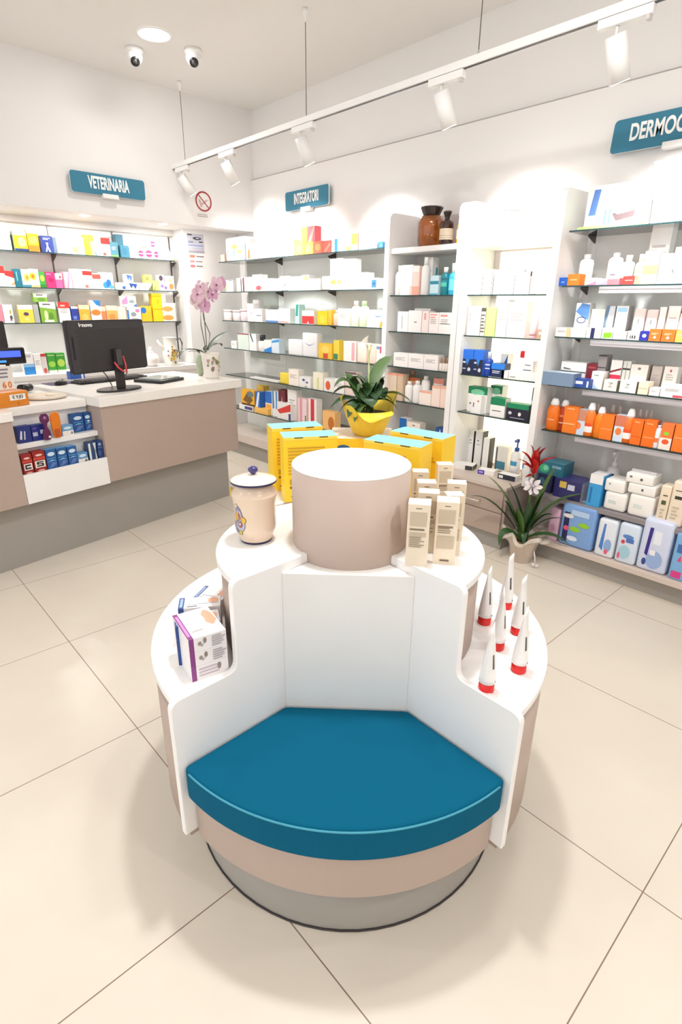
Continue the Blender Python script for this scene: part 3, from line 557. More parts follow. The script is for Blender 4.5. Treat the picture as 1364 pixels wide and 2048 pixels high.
for ca, cz, ra, rz_, rot, c, e in ((la-.05,.096,.010,.022,.3,'#5a5560',.0006),(la-.04,.096,.0085,.020,.3,'#8f8fa8',.0009),(la-.03,.094,.006,.015,.3,'#d5c6cc',.0012),(la-.02,.090,.004,.010,.3,'#a86a50',.0015),
    (la+.05,.062,.0125,.0165,-.2,'#5a5560',.0006),(la+.05,.062,.0112,.015,-.2,'#b9b6cc',.0009),(la+.03,.065,.0065,.008,0,'#6a5560',.0012),(la+.03,.064,.005,.006,0,'#b5604c',.0015),(la+.02,.067,.0025,.003,0,'#e8dcd8',.0018),
    (la+.2,.079,.008,.0085,.3,'#5f5238',.0006),(la+.2,.079,.0068,.0072,.3,'#e8b52e',.0009),(la-.22,.085,.007,.012,0,'#5f5238',.0006),(la-.22,.085,.0058,.0105,0,'#d9ac3e',.0009),
    (la+.02,.040,.006,.007,0,'#66602e',.0006),(la+.02,.040,.0045,.0055,0,'#c9bb44',.0009),(la-.2,.045,.008,.013,.4,'#6a6874',.0006),(la-.2,.118,.005,.007,-.4,'#7c7a6c',.0006),(la-.2,.118,.0035,.0055,-.4,'#e5d7c6',.0009),(la-.3,.060,.008,.010,0,'#9a98ac',.0006)): paint(oval(ca, cz, ra, rz_, rot), c, e)
b.build('jar_body', t)
l = MB(); l.lathe([(.048,.1785),(.0655,.179),(.0662,.1825),(.0655,.185)], NAVY, 48, cap1=False); l.lathe([(.0655,.185),(.058,.189),(.04,.194),(.038,.1955),(.02,.198),(.010,.2)], CERL, 48, cap0=False); lid = l.build('lid', t)
k = MB(); k.lathe([(.005,.2),(.007,.203),(.0125,.208),(.0145,.214),(.012,.220),(.005,.2235),(.001,.224)], mat('#352f72', .2, coat=.5), 20); k.build('knob', lid)
k = MB(); k.rbox(-.008,-.0045,0,.008,.0045,.026,mat('#d2b24c', .4),.003,2); o = k.build('ear_ornament', t); o.location = (-.0690*math.cos(.35)-.0, -.0690*math.sin(-.35)*-1+.02, .135); o.rotation_euler = (0,0,PI/2+.3)
# ---- peace lily in yellow wrap
LP = iw(-.60, .062, ZU+.182)
def lp(u, v, df=0.0): q = at_plane(u, v, LP+IF*df, IF); return q
t = thing('potted_peace_lily', 'peace lily with dark green leaves in yellow wrapped pot', 'plant', LP[:], IRZ)
YW = mat('#f2d340', .45, var=.10, scale=40)
def loc3(q): d = Vector(q)-LP; return Vector((d.dot(IS), -d.dot(IF), d.z))
b = MB(); n = 40; rings = []
for i, (r, z) in enumerate(((.050,0),(.062,.012),(.074,.04),(.086,.07),(.097,.10))):
    rings.append([(r*math.cos(2*PI*k/n), r*math.sin(2*PI*k/n), z+(.0 if i < 4 else .0)) for k in range(n)])
def rim(a, rr, zz):
    up = .5+.5*math.cos(2*(a-.35)); return rr*(1+.06*math.sin(6*a)), zz+up*.055+.01*math.sin(5*a)
rings.append([(rim(2*PI*k/n,.106,.10)[0]*math.cos(2*PI*k/n), rim(2*PI*k/n,.106,.10)[0]*math.sin(2*PI*k/n), rim(2*PI*k/n,.106,.10)[1]-(.03 if math.sin(2*PI*k/n) < -.4 else 0)) for k in range(n)])
vs = [p for r in rings for p in r]; b.add(vs, [(i*n+k, i*n+(k+1) % n, (i+1)*n+(k+1) % n, (i+1)*n+k) for i in range(5) for k in range(n)]+[list(range(n))[::-1]], YW, True); b.build('wrapping', t)
b = MB(); b.lathe([(.045,.004),(.07,.085)], mat('#3a2c22', .9), 24); b.build('soil', t)
LG = [mat('#3d5a2e', .35, var=.12, scale=18), mat('#2f4c2a', .35, var=.12, scale=18), mat('#55733f', .35, var=.12, scale=18)]
tips = [(785,712,.085,2,.0),(824,806,.06,0,.02),(799,822,.02,1,.05),(790,812,.018,2,.05),(660,817,.022,1,.0),(675,830,.035,1,.05),(664,790,.02,1,-.02),(668,775,.03,0,.0),(692,746,.035,0,-.05),(712,747,.035,0,-.02),(708,845,.035,2,.08),(696,836,.03,1,.07),(722,762,.035,2,.0),(770,752,.04,0,-.04),(764,775,.04,1,-.02),(735,792,.05,1,.06),(752,800,.05,1,.06),(745,815,.06,1,.07),(729,806,.05,0,.06),(768,800,.05,1,.05),(698,768,.03,2,-.03),(738,750,.04,0,-.06),(672,742,.02,2,-.04),(715,785,.04,0,.06)]
for i, (u, v, w, c, df) in enumerate(tips):
    tip = loc3(lp(u, v, df)); base = Vector((random.uniform(-.03,.03), random.uniform(-.03,.03), .086)); midp = (base+tip)/2
    if tip.z > .19: ctl = Vector((base.x+(tip.x-base.x)*.35, base.y+(tip.y-base.y)*.4, base.z+(tip.z-base.z)*.75))
    else: ctl = Vector((midp.x, midp.y, max(tip.z, base.z)+.085))
    b = MB(); b.leaf(base, ctl, tip, w*1.3, LG[c], 10, .22, .62, roll=random.uniform(-.5,.5)); b.build('leaf', t)
fl = loc3(lp(738, 706, 0)); b = MB(); b.tube([(0,0,.086), (fl.x*.6,0,.2), fl], .0028, mat('#b9c98a', .5), 8); b.build('flower_stem', t)
b = MB(); b.leaf(fl-Vector((0,0,.01)), fl+Vector((-.02,.01,.03)), fl+Vector((-.002,0,.062)), .05, mat('#fbf6ea', .5), 10, .4, .45); b.cyl(fl+Vector((0,-.012,0)), fl+Vector((0,-.012,.03)), .004, mat('#f4e3b4', .6), 8); b.build('flower', t)
# ================================================================== THINGS ON THE COUNTER AND THE LEDGE
ZM, ZW = 1.0, .978
def cz(u, v, z): return cloc(at_z(u, v, z))
def clw(a, n, z): return cpt(a, n, z)
# monitor seen from behind
a, n = cz(232, 781, ZM); P = clw(a, n, ZM); t = thing('computer_monitor', 'black computer monitor seen from behind on a tilted stand', 'monitor', P[:], CRZ+.10)
Mn = Vector((-math.sin(CRZ+.10), math.cos(CRZ+.10), 0)); Mx = Vector((math.cos(CRZ+.10), math.sin(CRZ+.10), 0))
def ml(u, v, off=0.0): q = at_plane(u, v, P+Mn*off, Mn)-P; return q.dot(Mx), q.z
x0, zt = ml(131, 641, .02); x1, _ = ml(286, 641, .02); _, zb_ = ml(135, 752, .02); cxm = (x0+x1)/2
BK = mat('#262324', .38); BK2 = mat('#312d2f', .35)
b = MB(); b.prism(rrect(x0, zb_, x1, zt, .012), (0,.03,0), (1,0,0), (0,0,1), (0,.028,0), BK); sh = b.build('screen_casing', t, .003)
i0, i1, j0, j1 = x0+.045, x1-.02, zb_+.012, zt-.055
b = MB(); vs = [(x0+.008,.0295,zb_+.008),(x1-.008,.0295,zb_+.008),(x1-.008,.0295,zt-.008),(x0+.008,.0295,zt-.008),(i0,0,j0),(i1,0,j0),(i1,0,j1),(i0,0,j1)]
b.add(vs, [(4,5,6,7),(0,1,5,4),(1,2,6,5),(2,3,7,6),(3,0,4,7)], BK2); b.build('back_cover', t)
b = MB(); b.box(x0+.02,.012,zt-.24,x0+.028,.0295,zt-.1,BLACK); b.build('vent', t)
text_part('lettering', 'lenovo', .036, mat('#f2efee', .4, var=0), t, (x0+.125, .0095, zt-.03), (PI/2-.45,0,0), 1.0, .0012, .0006, .2)
b = MB(); xs = ml(231,700)[0]; zs = ml(231,697)[1]; b.prism(rrect(xs-.032, .012, xs+.032, zs, .008), (0,-.022,0), (1,0,0), (0,0,1), (0,.0215,0), BK); b.build('stand_neck', t, .002)
b = MB(); b.prism(rrect(xs-.022, zs-.11, xs+.02, zs-.005, .006), (0,-.034,0), (1,0,0), (0,0,1), (0,.0118,0), mat('#4a4648', .25)); b.build('stand_hinge', t, .002)
b = MB(); b.zprism([(p[0], p[1]*.62+.01) for p in arc(xs, 0, .17, 0, 2*PI, 32)[:-1]], 0, .014, BK); b.build('stand_base', t, .004)
b = MB(); b.tube([(xs-.045,-.03,zs-.085),(xs-.03,-.043,zs-.12),(xs+.005,-.046,zs-.15),(xs+.03,-.044,zs-.155),(xs+.04,-.036,zs-.11),(xs+.026,-.036,zs-.05)], .006, mat('#e0474a', .4), 8); b.build('red_strap', t)
for k, (pts) in enumerate(([(xs-.12,.03,zb_+.03),(xs-.1,.0,zb_-.02),(xs-.05,.03,.05),(xs-.02,.06,.02)], [(xs+.1,.03,zb_+.03),(xs+.08,.01,zb_-.02),(xs+.05,.04,.06),(xs+.03,.06,.02)])):
    b = MB(); b.tube(pts, .0035, BLACK, 6); b.build('cable', t)
# keyboard, mouse, pad, tray
a0, n0 = cz(160, 770, ZM); a1, n1 = cz(291, 755, ZM); P = (clw(a0, n0, ZM)+clw(a1, n1, ZM))/2; w = (clw(a1,n1,0)-clw(a0,n0,0)).length
kb = thing('keyboard', 'low black keyboard on the counter behind the monitor', 'keyboard', P[:], CRZ); b = MB(); b.rbox(-w/2, -.02, 0, w/2, .12, .02, BLACK, .006, 2); b.build('keyboard_body', kb)
for r in range(5):
    b = MB()
    for c in range(14): b.box(-w/2+.02+c*(w-.04)/14, -.008+r*.024, .0202, -w/2+.02+c*(w-.04)/14+(w-.04)/14*.85, .012+r*.024, .026, DARK)
    b.build('key_row', kb)
a, n = cz(112, 768, ZM); P = clw(a, n, ZM); b = MB(); b.zprism(rrect(-.07,-.07,.15,.09,.015), 0, .003, mat('#4d4560', .7)); o = b.build('mouse_pad'); o.location = P; o.rotation_euler = (0,0,CRZ); tag(o, 'dark purple mouse pad at the left of the keyboard', 'mouse pad')
a, n = cz(122, 769, ZM+.003); P = clw(a, n, ZM+.0032); ms = thing('computer_mouse', 'rounded black computer mouse on the purple pad', 'mouse', P[:], CRZ+.3); b = MB(); b.lathe([(.03,0),(.034,.008),(.03,.02),(.018,.03),(.002,.033)], BLACK, 24, sx=1.5); b.build('mouse_body', ms); b = MB(); b.cyl((.02,-.004,.03),(.02,.004,.03),.006,DARK,12); b.build('scroll_wheel', ms)
a0, n0 = cz(346, 764, ZM); P = clw(a0, n0, ZM); tr = thing('display_tray', 'square black counter tray with glass inset', 'tray', P[:], CRZ+.25)
b = MB(); b.rbox(-.14,0,0,.14,.26,.022,BLACK,.004,2); b.build('tray_frame', tr); b = MB(); b.box(-.115,.025,.0222,.115,.235,.03,mat('#8d9992',.08,coat=.6)); b.build('glass_inset', tr)
# small things behind the monitor
a, n = cz(170, 760, ZM); make_carton(.12, .06, .05, clw(a, n-.1, ZM)[:], CRZ, 'small blue carton with white end just below the monitor', None, '#2d62b8', [('r',.75,0,.9,1,'#f2f2f2')])
# customer display, leaflet stand, orange box, round tray, scanner (left end)
pn = Vector((-math.sin(CRZ), math.cos(CRZ), 0)); a, n = cz(20, 806, ZW); P = clw(a, n-.30, ZW); q = at_plane(12, 713, P, pn)-P; hz = q.z; P = P+CT*q.dot(CT); t = thing('customer_display', 'black price display with lit blue screen on a pole', 'display', P[:], CRZ-.1)
b = MB(); b.cyl((0,0,.008),(0,0,hz-.02),.012,BLACK,14); b.build('pole', t); b = MB(); b.lathe([(.055,0),(.055,.008)], BLACK, 24); b.build('pole_base', t)
b = MB(); b.rbox(-.15,-.02,hz-.05,.115,.02,hz+.055,BLACK,.008,2); b.build('display_case', t)
b = MB(); b.box(-.13,-.0225,hz-.004,.085,-.0204,hz+.036,mat('#3a52e8',.3,emit=1.6,var=0)); b.box(-.13,-.0225,hz-.036,-.01,-.0204,hz-.022,mat('#3f8ae0',.3,emit=1.0,var=0)); b.build('screen', t)
a, n = cz(12, 800, ZW); P = clw(a, n-.10, ZW); t = thing('leaflet_stand', 'white and yellow counter card with orange numerals above the orange box', 'card stand', P[:], CRZ)
b = MB(); w, h = .23, .20; b.box(-w/2,0,0,w/2,.004,h,mat('#f3efe9',.4)); decals(b, w, h, [('r',0,.55,.42,1,'#f0dc4a'),('t',.45,.6,.98,.95,3,'#8f8a9c'),('r',0,.08,.08,.2,'#3a2d2a'),('r',.14,.08,.24,.2,'#3a2d2a'),('r',.32,.08,.44,.2,'#8a4a30'),('r',.52,.08,.64,.2,'#3a2d2a'),('r',.72,.08,.86,.2,'#8a4a30')]); b.build('card', t)
b = MB(); b.box(-w/2-.004,.0045,0,w/2+.004,.04,.012,CLEAR); b.build('card_foot', t)
for k, (s, x) in enumerate((('5', -.085), ('0', -.045), ('6', .05), ('0', .085))): text_part('numeral', s, .055, mat(['#7a3a22','#8c452a','#e07a2a','#e8832c'][k], .4, var=0), t, (x, -.0006, .078), (PI/2,0,0), .9, .002, .0003)
a, n = cz(50, 815, ZW); P = clw(a, n-.075, ZW); t = thing('charity_box', 'orange counter box with white price label', 'box', P[:], CRZ+.1)
ORA = mat('#d98324', .35); b = MB(); b.rbox(-.20,0,0,.07,.14,.088,ORA,.004,2); b.build('box_body', t)
b = MB(); b.box(-.045,-.0012,.038,.05,-.0003,.072,mat('#f4f1ec',.5)); pl_ = b.build('price_label', t); text_part('price', '\u20ac 9,83', .028, mat('#3b3533',.5,var=0), pl_, (.0025,-.0016,.055), (PI/2,0,0), .9, .0006, .0002)
b = MB(); b.cyl((.0,-.006,.018),(.0,-.0002,.018),.006,mat('#c9701c',.4),12); b.build('knob', t)
a, n = cz(116, 795, ZW); P = clw(a-.06, n-.05, ZW); t = thing('coin_tray', 'round cream plate lying on the lower worktop', 'tray', P[:], CRZ); b = MB(); b.lathe([(.09,0),(.125,.004),(.135,.014),(.13,.018),(.11,.012),(.02,.010)], mat('#e3d3c1',.35,coat=.3), 40); b.build('plate', t); b = MB(); b.lathe([(.03,.0104),(.028,.016),(.01,.018)], mat('#efe2d2',.35), 16, (.05,.03,.001)); b.build('coin_dish', t)
a, n = cz(76, 790, ZW); P = clw(a, n-.16, ZW); t = thing('barcode_scanner', 'small black scanner lying beside the orange box', 'scanner', P[:], CRZ+.5); b = MB(); b.cyl((-.05,0,.032),(.05,0,.032),.03,BLACK,18,r2=.024); b.build('scanner_body', t); b = MB(); b.cyl((.0505,0,.032),(.055,0,.032),.02,DARK,14); b.build('scanner_lens', t)
a, n = cz(4, 812, ZW); P = clw(a-.02, n-.02, ZW); b = MB(); b.rbox(-.06,-.02,0,.03,.02,.018,BLACK,.006,2); o = b.build('stapler'); o.location = P; o.rotation_euler = (0,0,CRZ); tag(o, 'black stapler at the left edge in front of the orange box', 'stapler')
# orchid with decorated pot and pale green vase
a, n = cz(424, 756, ZM); P = clw(a, n, ZM); ORZ = CRZ; ON = Vector((-math.sin(CRZ), math.cos(CRZ), 0)); OX = CT
def ol(u, v, off=0.0): q = at_plane(u, v, P+ON*off, ON)-P; return Vector((q.dot(OX), off, q.z))
t = thing('potted_orchid', 'pink orchid in a pot painted with flowers on the counter end', 'plant', P[:], CRZ)
tp = ol(422, 706); r = abs(ol(436,735).x-ol(408,735).x)/2; b = MB(); b.lathe([(r*.82,0),(r*.86,.02),(r*.8,.03),(r*.98,tp.z*.8),(r*1.02,tp.z),(r*.9,tp.z),(r*.85,tp.z-.03)], mat('#efe6dc',.3,coat=.3), 28)
random.seed(3)
for k in range(26):
    an = -PI/2+random.uniform(-1.1,1.1); z = random.uniform(.06, tp.z*.85); q = random.uniform(.006,.013); rr = r*1.0
    b.add([(rr*math.cos(an+q/r*math.cos(2*PI*i/8))*1.006, rr*math.sin(an+q/r*math.cos(2*PI*i/8))*1.006, z+q*math.sin(2*PI*i/8)) for i in range(8)], [list(range(8))], mat(random.choice(['#6f7d5a','#c2aa4e','#b08a9c','#7d7468','#8f9c74']),.4,var=0))
b.build('pot', t)
for k, pts in enumerate((((412,700),(402,650),(400,600),(399,570)), ((414,700),(409,640),(405,600),(425,572)), ((416,700),(420,668),(408,640),(404,610)))):
    b = MB(); b.tube([ol(*q, -.01*k) for q in pts], .0032, mat('#4d5238',.5), 7); b.build('flower_stem', t)
for (u, v, w, cu, cv) in ((357,711,.06,375,690),(375,704,.03,390,700),(456,662,.06,425,680),(444,693,.05,438,678),(400,708,.045,385,694),(412,690,.03,407,700)):
    b = MB(); b.leaf(ol(411,706), ol(cu,cv), ol(u,v), w, mat('#42503a',.4,var=.1), 9, .3, .6); b.build('leaf', t)
PK = [mat('#e8c3d6',.5,var=.06,scale=30), mat('#dba6c8',.5,var=.06,scale=30), mat('#f0dade',.5,var=.06,scale=30)]
for k, (u, v, s) in enumerate(((394,590,.055),(408,612,.05),(416,583,.06),(432,571,.06),(441,566,.045),(396,606,.05),(399,575,.045),(424,590,.045),(388,600,.045))):
    c = ol(u, v, -.03+.01*(k % 3)); b = MB()
    for i in range(5):
        an = 2*PI*i/5+.3*k; d = Vector((math.cos(an), -.15, math.sin(an))); b.leaf(c, c+d*s*.75+Vector((0,-.012,0)), c+d*s*1.2, s*1.05, PK[k % 3], 5, .2, .55, roll=PI/2)
    b.lathe([(.007,0),(.004,.01)], mat('#8c3e6c',.5), 8, (c.x,c.y-.008,c.z)); b.build('blossom', t)
a, n = cz(400, 751, ZM); P = clw(a, n+.01, ZM); t = thing('slim_vase', 'slender pale green vase standing left of the orchid pot', 'vase', P[:], CRZ); h = .17
b = MB(); b.lathe([(.018,0),(.026,.05),(.032,.11),(.026,h),(.022,h),(.02,h-.03)], mat('#a9b79b',.3), 22); b.build('vase_body', t)
# ledge behind the counter
ZG = .975; LX = -5.50
def lx(u, v, X=LX): return at_x(u, v, X)
P = lx(343, 724); P.z = ZG; t = thing('ceramic_jug', 'white ceramic jug with painted flowers on the ledge by the pillar', 'jug', (LX, P.y, ZG), PI/2); jh = lx(343, 674).z-ZG; s = jh/.26
prof = [(.055*s,0),(.06*s,.012*s),(.075*s,.06*s),(.08*s,.1*s),(.07*s,.15*s),(.058*s,.2*s),(.062*s,.255*s),(.068*s,.26*s),(.058*s,.25*s)]; b = MB(); b.lathe(prof, mat('#f3efe8',.2,coat=.4), 30)
random.seed(5)
for k in range(30):
    an = -PI/2+random.gauss(0,.35); z = (.10+random.gauss(0,.03))*s; q = random.uniform(.006,.013)*s; rr = .0815*s
    b.add([(rr*math.cos(an+q/rr*math.cos(2*PI*i/8)), rr*math.sin(an+q/rr*math.cos(2*PI*i/8)), z+q*math.sin(2*PI*i/8)) for i in range(8)], [list(range(8))], mat(random.choice(['#d9b23a','#e0c45a','#7d8a5a','#8c5a48','#5a6478','#c9a030']),.4,var=0))
b.build('jug_body', t); b = MB(); b.tube([(.06*s,0,.235*s),(.11*s,0,.245*s),(.13*s,0,.2*s),(.12*s,0,.12*s),(.078*s,0,.07*s)], .007*s, mat('#6d6a70',.3), 8); b.build('handle', t)
b = MB(); b.tube([(-.06*s,0,.15*s),(-.1*s,0,.19*s),(-.125*s,0,.235*s)], .016*s, mat('#f3efe8',.2,coat=.4), 10, r2=.009*s); b.build('spout', t)
P = lx(303, 726); t = thing('lidded_jar', 'round white pumpkin shaped jar on the ledge left of the jug', 'jar', (LX, P.y, ZG), PI/2); b = MB(); b.lathe([(.045,0),(.075,.03),(.082,.07),(.065,.115),(.03,.13)], mat('#f0ebe6',.4), 28); b.build('jar_body', t); b = MB(); b.lathe([(.03,.1305),(.028,.145),(.012,.16),(.02,.18),(.004,.19)], mat('#f0ebe6',.4), 18); b.build('lid', t)

# edge of a second monitor at the left border of the photo
P = clw(-.05, -.42, ZW); q = at_plane(-40, 668, P, pn)-P; P = P+CT*q.dot(CT); t = thing('computer_monitor', 'second black monitor only just entering the photo at the left edge', 'monitor', P[:], CRZ)
q = at_plane(7, 642, P, pn)-P; q2 = at_plane(2, 697, P, pn)-P; b = MB(); b.prism(rrect(q.dot(CT)-.5, q2.z, q.dot(CT), q.z, .01), (0,0,0), (1,0,0), (0,0,1), (0,.04,0), BK); b.build('screen_casing', t, .003)
xm = q.dot(CT)-.25; b = MB(); b.box(xm-.03,.0405,.012,xm+.03,.06,q2.z+.1,BK); b.build('stand_neck', t); b = MB(); b.box(xm-.12,-.05,0,xm+.12,.12,.0118,BK); b.build('stand_base', t)
# ================================================================== SHELF GOODS
TXT = ('t',.15,.45,.85,.7,3,'#b9b2b0')
def band(c, z0=.72, z1=1): return ('r',0,z0,1,z1,c)
def row(axis, front, z, shelf, group, items, depth=.07, vref=None):
    """axis 'y' = shelf along the back wall (front edge at y), 'x' = shelf along the left wall (front edge at x)"""
    order = sorted(range(len(items)), key=lambda i: (items[i][2]+items[i][3])/2); rank = {k: i for i, k in enumerate(order)}; tops = []
    for i, (look, kind, u0, u1, vt, *rest) in enumerate(items):
        o = dict(rest[0]) if rest else {}; ins = o.pop('ins', .015); dp = o.pop('dp', depth); on = o.pop('on', None); hmax = o.pop('hmax', 9); tilt = o.pop('rz', 0); raw = o.pop('label', None); zz = o.pop('z', z)
        base = zz if on is None else tops[i+on]
        f = front+ins if axis == 'y' else front-ins
        g = (lambda u, v: at_y(u, v, f)) if axis == 'y' else (lambda u, v: at_x(u, v, f))
        um = (u0+u1)/2; h = min(hmax, max(.012, g(um, vt).z-base))
        v0 = vt
        for _ in range(4):                       # image row of the middle of the item's height
            q = g(um, v0); v0 += (q.z-(base+h/2))*380
        a, c = g(u0, v0), g(u1, v0)
        lo, hi = (a.x, c.x) if axis == 'y' else (a.y, c.y); w = max(.012, (hi-lo)*.985); m = (lo+hi)/2
        loc = (m, f, base) if axis == 'y' else (f, m, base); rz = (0 if axis == 'y' else PI/2)+tilt
        lab = raw or '%s, %s from left, %s' % (look, NUM[rank[i]], shelf)
        if kind == 'box': make_carton(w, h, dp, loc, rz, lab, group, o.get('c', '#f4f1ef'), o.get('d', (TXT,)), o.get('top'), o.get('side'))
        elif kind == 'pack': make_pack(w, h, dp, loc, rz, lab, group, o.get('c', '#f1f0f2'), o.get('d', ()), top=o.get('top'))
        elif kind == 'tube': make_tube(w, h, min(dp, w), loc, rz, lab, group, o.get('c', '#f4f1ef'), o.get('cap', '#f4f1ef'))
        else: make_bottle(w, h, min(dp, w), loc, rz, lab, group, o.get('c', '#f4f1ef'), o.get('cap', '#f4f1ef'), o.get('d', ()), kind, o.get('cf', .2))
        tops.append(base+h+.0003)
W_, R_, O_, Y_, G_, B_, N_, T_, PKc, MG = '#f4f1ef', '#d8322e', '#ee8136', '#f4c52a', '#2f9347', '#2b6fc0', '#23366f', '#2e6f86', '#ee9db8', '#c8205f'
# ---------------- behind the counter
S = 'top shelf behind the counter'
row('x', -5.585, 1.975, S, 'goods on the '+S, [
 ('white carton with grey print','box',-3,21,459,{'d':[('t',.3,.5,.9,.85,4,'#a8a29e'),('r',.5,.9,.8,.96,'#8b8684')]}),
 ('dark green carton half hidden','box',20,30,470,{'c':'#3e6d3c','d':[], 'ins':.06}),
 ('yellow carton with pale top','box',27,54,462,{'c':Y_,'side':'#8f8c86','d':[band('#f3ead0',.78,1),('e',.6,.45,.3,.25,'#fae488'),band('#2c3f6f',0,.12)]}),
 ('orange and yellow carton with white top','box',55,77,461,{'c':'#f3b52b','d':[band('#f4efe6',.85,1),('e',.5,.55,.4,.18,'#f7d562'),band('#e9812a',0,.3)]}),
 ('navy carton with white figure','box',82,106,472,{'c':'#2b3a86','side':'#5b6479','d':[('t',.2,.75,.85,.9,2,'#dfe3f2'),('p',[(.3,.05),(.45,.4),(.4,.6),(.6,.6),(.55,.4),(.75,.05),(.6,.05),(.5,.3),(.42,.05)],'#d7dbe8')]}),
 ('thin slate grey carton','box',106.5,113,475,{'c':'#5f7082','d':[]}),
 ('plain white carton','box',113.5,124.5,476,{}),
 ('white carton with beige edge','box',125,140,471,{'d':[('r',0,0,.2,1,'#e2cbb4')]}),
 ('wide white carton with orange square','box',140.5,168,474,{'d':[('r',.15,.08,.55,.45,'#e89a5c'),TXT]}),
 ('yellow carton with orange top','box',169,188,470,{'c':Y_,'d':[band('#ef7a31',.7,1),('r',.6,0,1,.7,'#f7dc76')]}),
 ('white carton with blue swoosh','box',188.5,201.5,481,{'d':[('p',[(0,0),(.5,0),(1,.3),(1,.22),(.6,0)],B_),('p',[(0,.35),(.3,.05),(.2,0),(0,.2)],'#2b55a8')]}),
 ('white carton with red top','box',202,220,476,{'d':[band('#c9342f',.66,1),('r',.1,.3,.8,.4,'#e9b5a8'),('e',.3,.12,.2,.08,'#d9553f')]}),
 ('teal carton with green base','box',221,236,484,{'c':'#4f8596','d':[band('#7fae5a',0,.12),TXT]}),
 ('tall teal carton','box',232,247,469,{'c':'#336b80','ins':.085,'d':[('r',.1,.2,.9,.3,'#2a5a6d')]}),
 ('teal carton in front of tall one','box',241,258,491,{'c':'#3d7a90','d':[('e',.5,.5,.3,.3,'#35708a')]}),
 ('white carton with green mark','box',259,274.5,495,{'d':[('e',.7,.5,.15,.2,'#7fae78'),TXT]}),
 ('white carton with crimson disc','box',275,288.5,497,{'d':[('e',.5,.5,.42,.32,'#b5305f'),('r',.1,.46,.9,.54,W_)]}),
 ('low white carton with crimson disc','box',289,306,497,{'d':[('e',.5,.5,.42,.34,'#b5305f'),('r',.1,.46,.9,.54,W_)]}),
 ('white carton with crimson disc','box',306.5,318,499,{'d':[('e',.5,.5,.42,.32,'#b5305f'),('r',.1,.46,.9,.54,W_)]}),
 ('small crimson disc carton stacked above','box',299,311,479,{'on':-2,'d':[('e',.5,.5,.42,.34,'#b5305f'),('r',.1,.46,.9,.54,W_)]}),
 ('plain white carton with small mark','box',323,339,498,{'d':[('r',.2,.2,.4,.26,'#9d9894')]}),
 ('cream carton with frayed top','box',340,351,504,{'c':'#ecd6bb','d':[('p',[(.4,0),(1,.4),(1,0)],'#e9a468')]}),
])
S = 'middle shelf behind the counter'
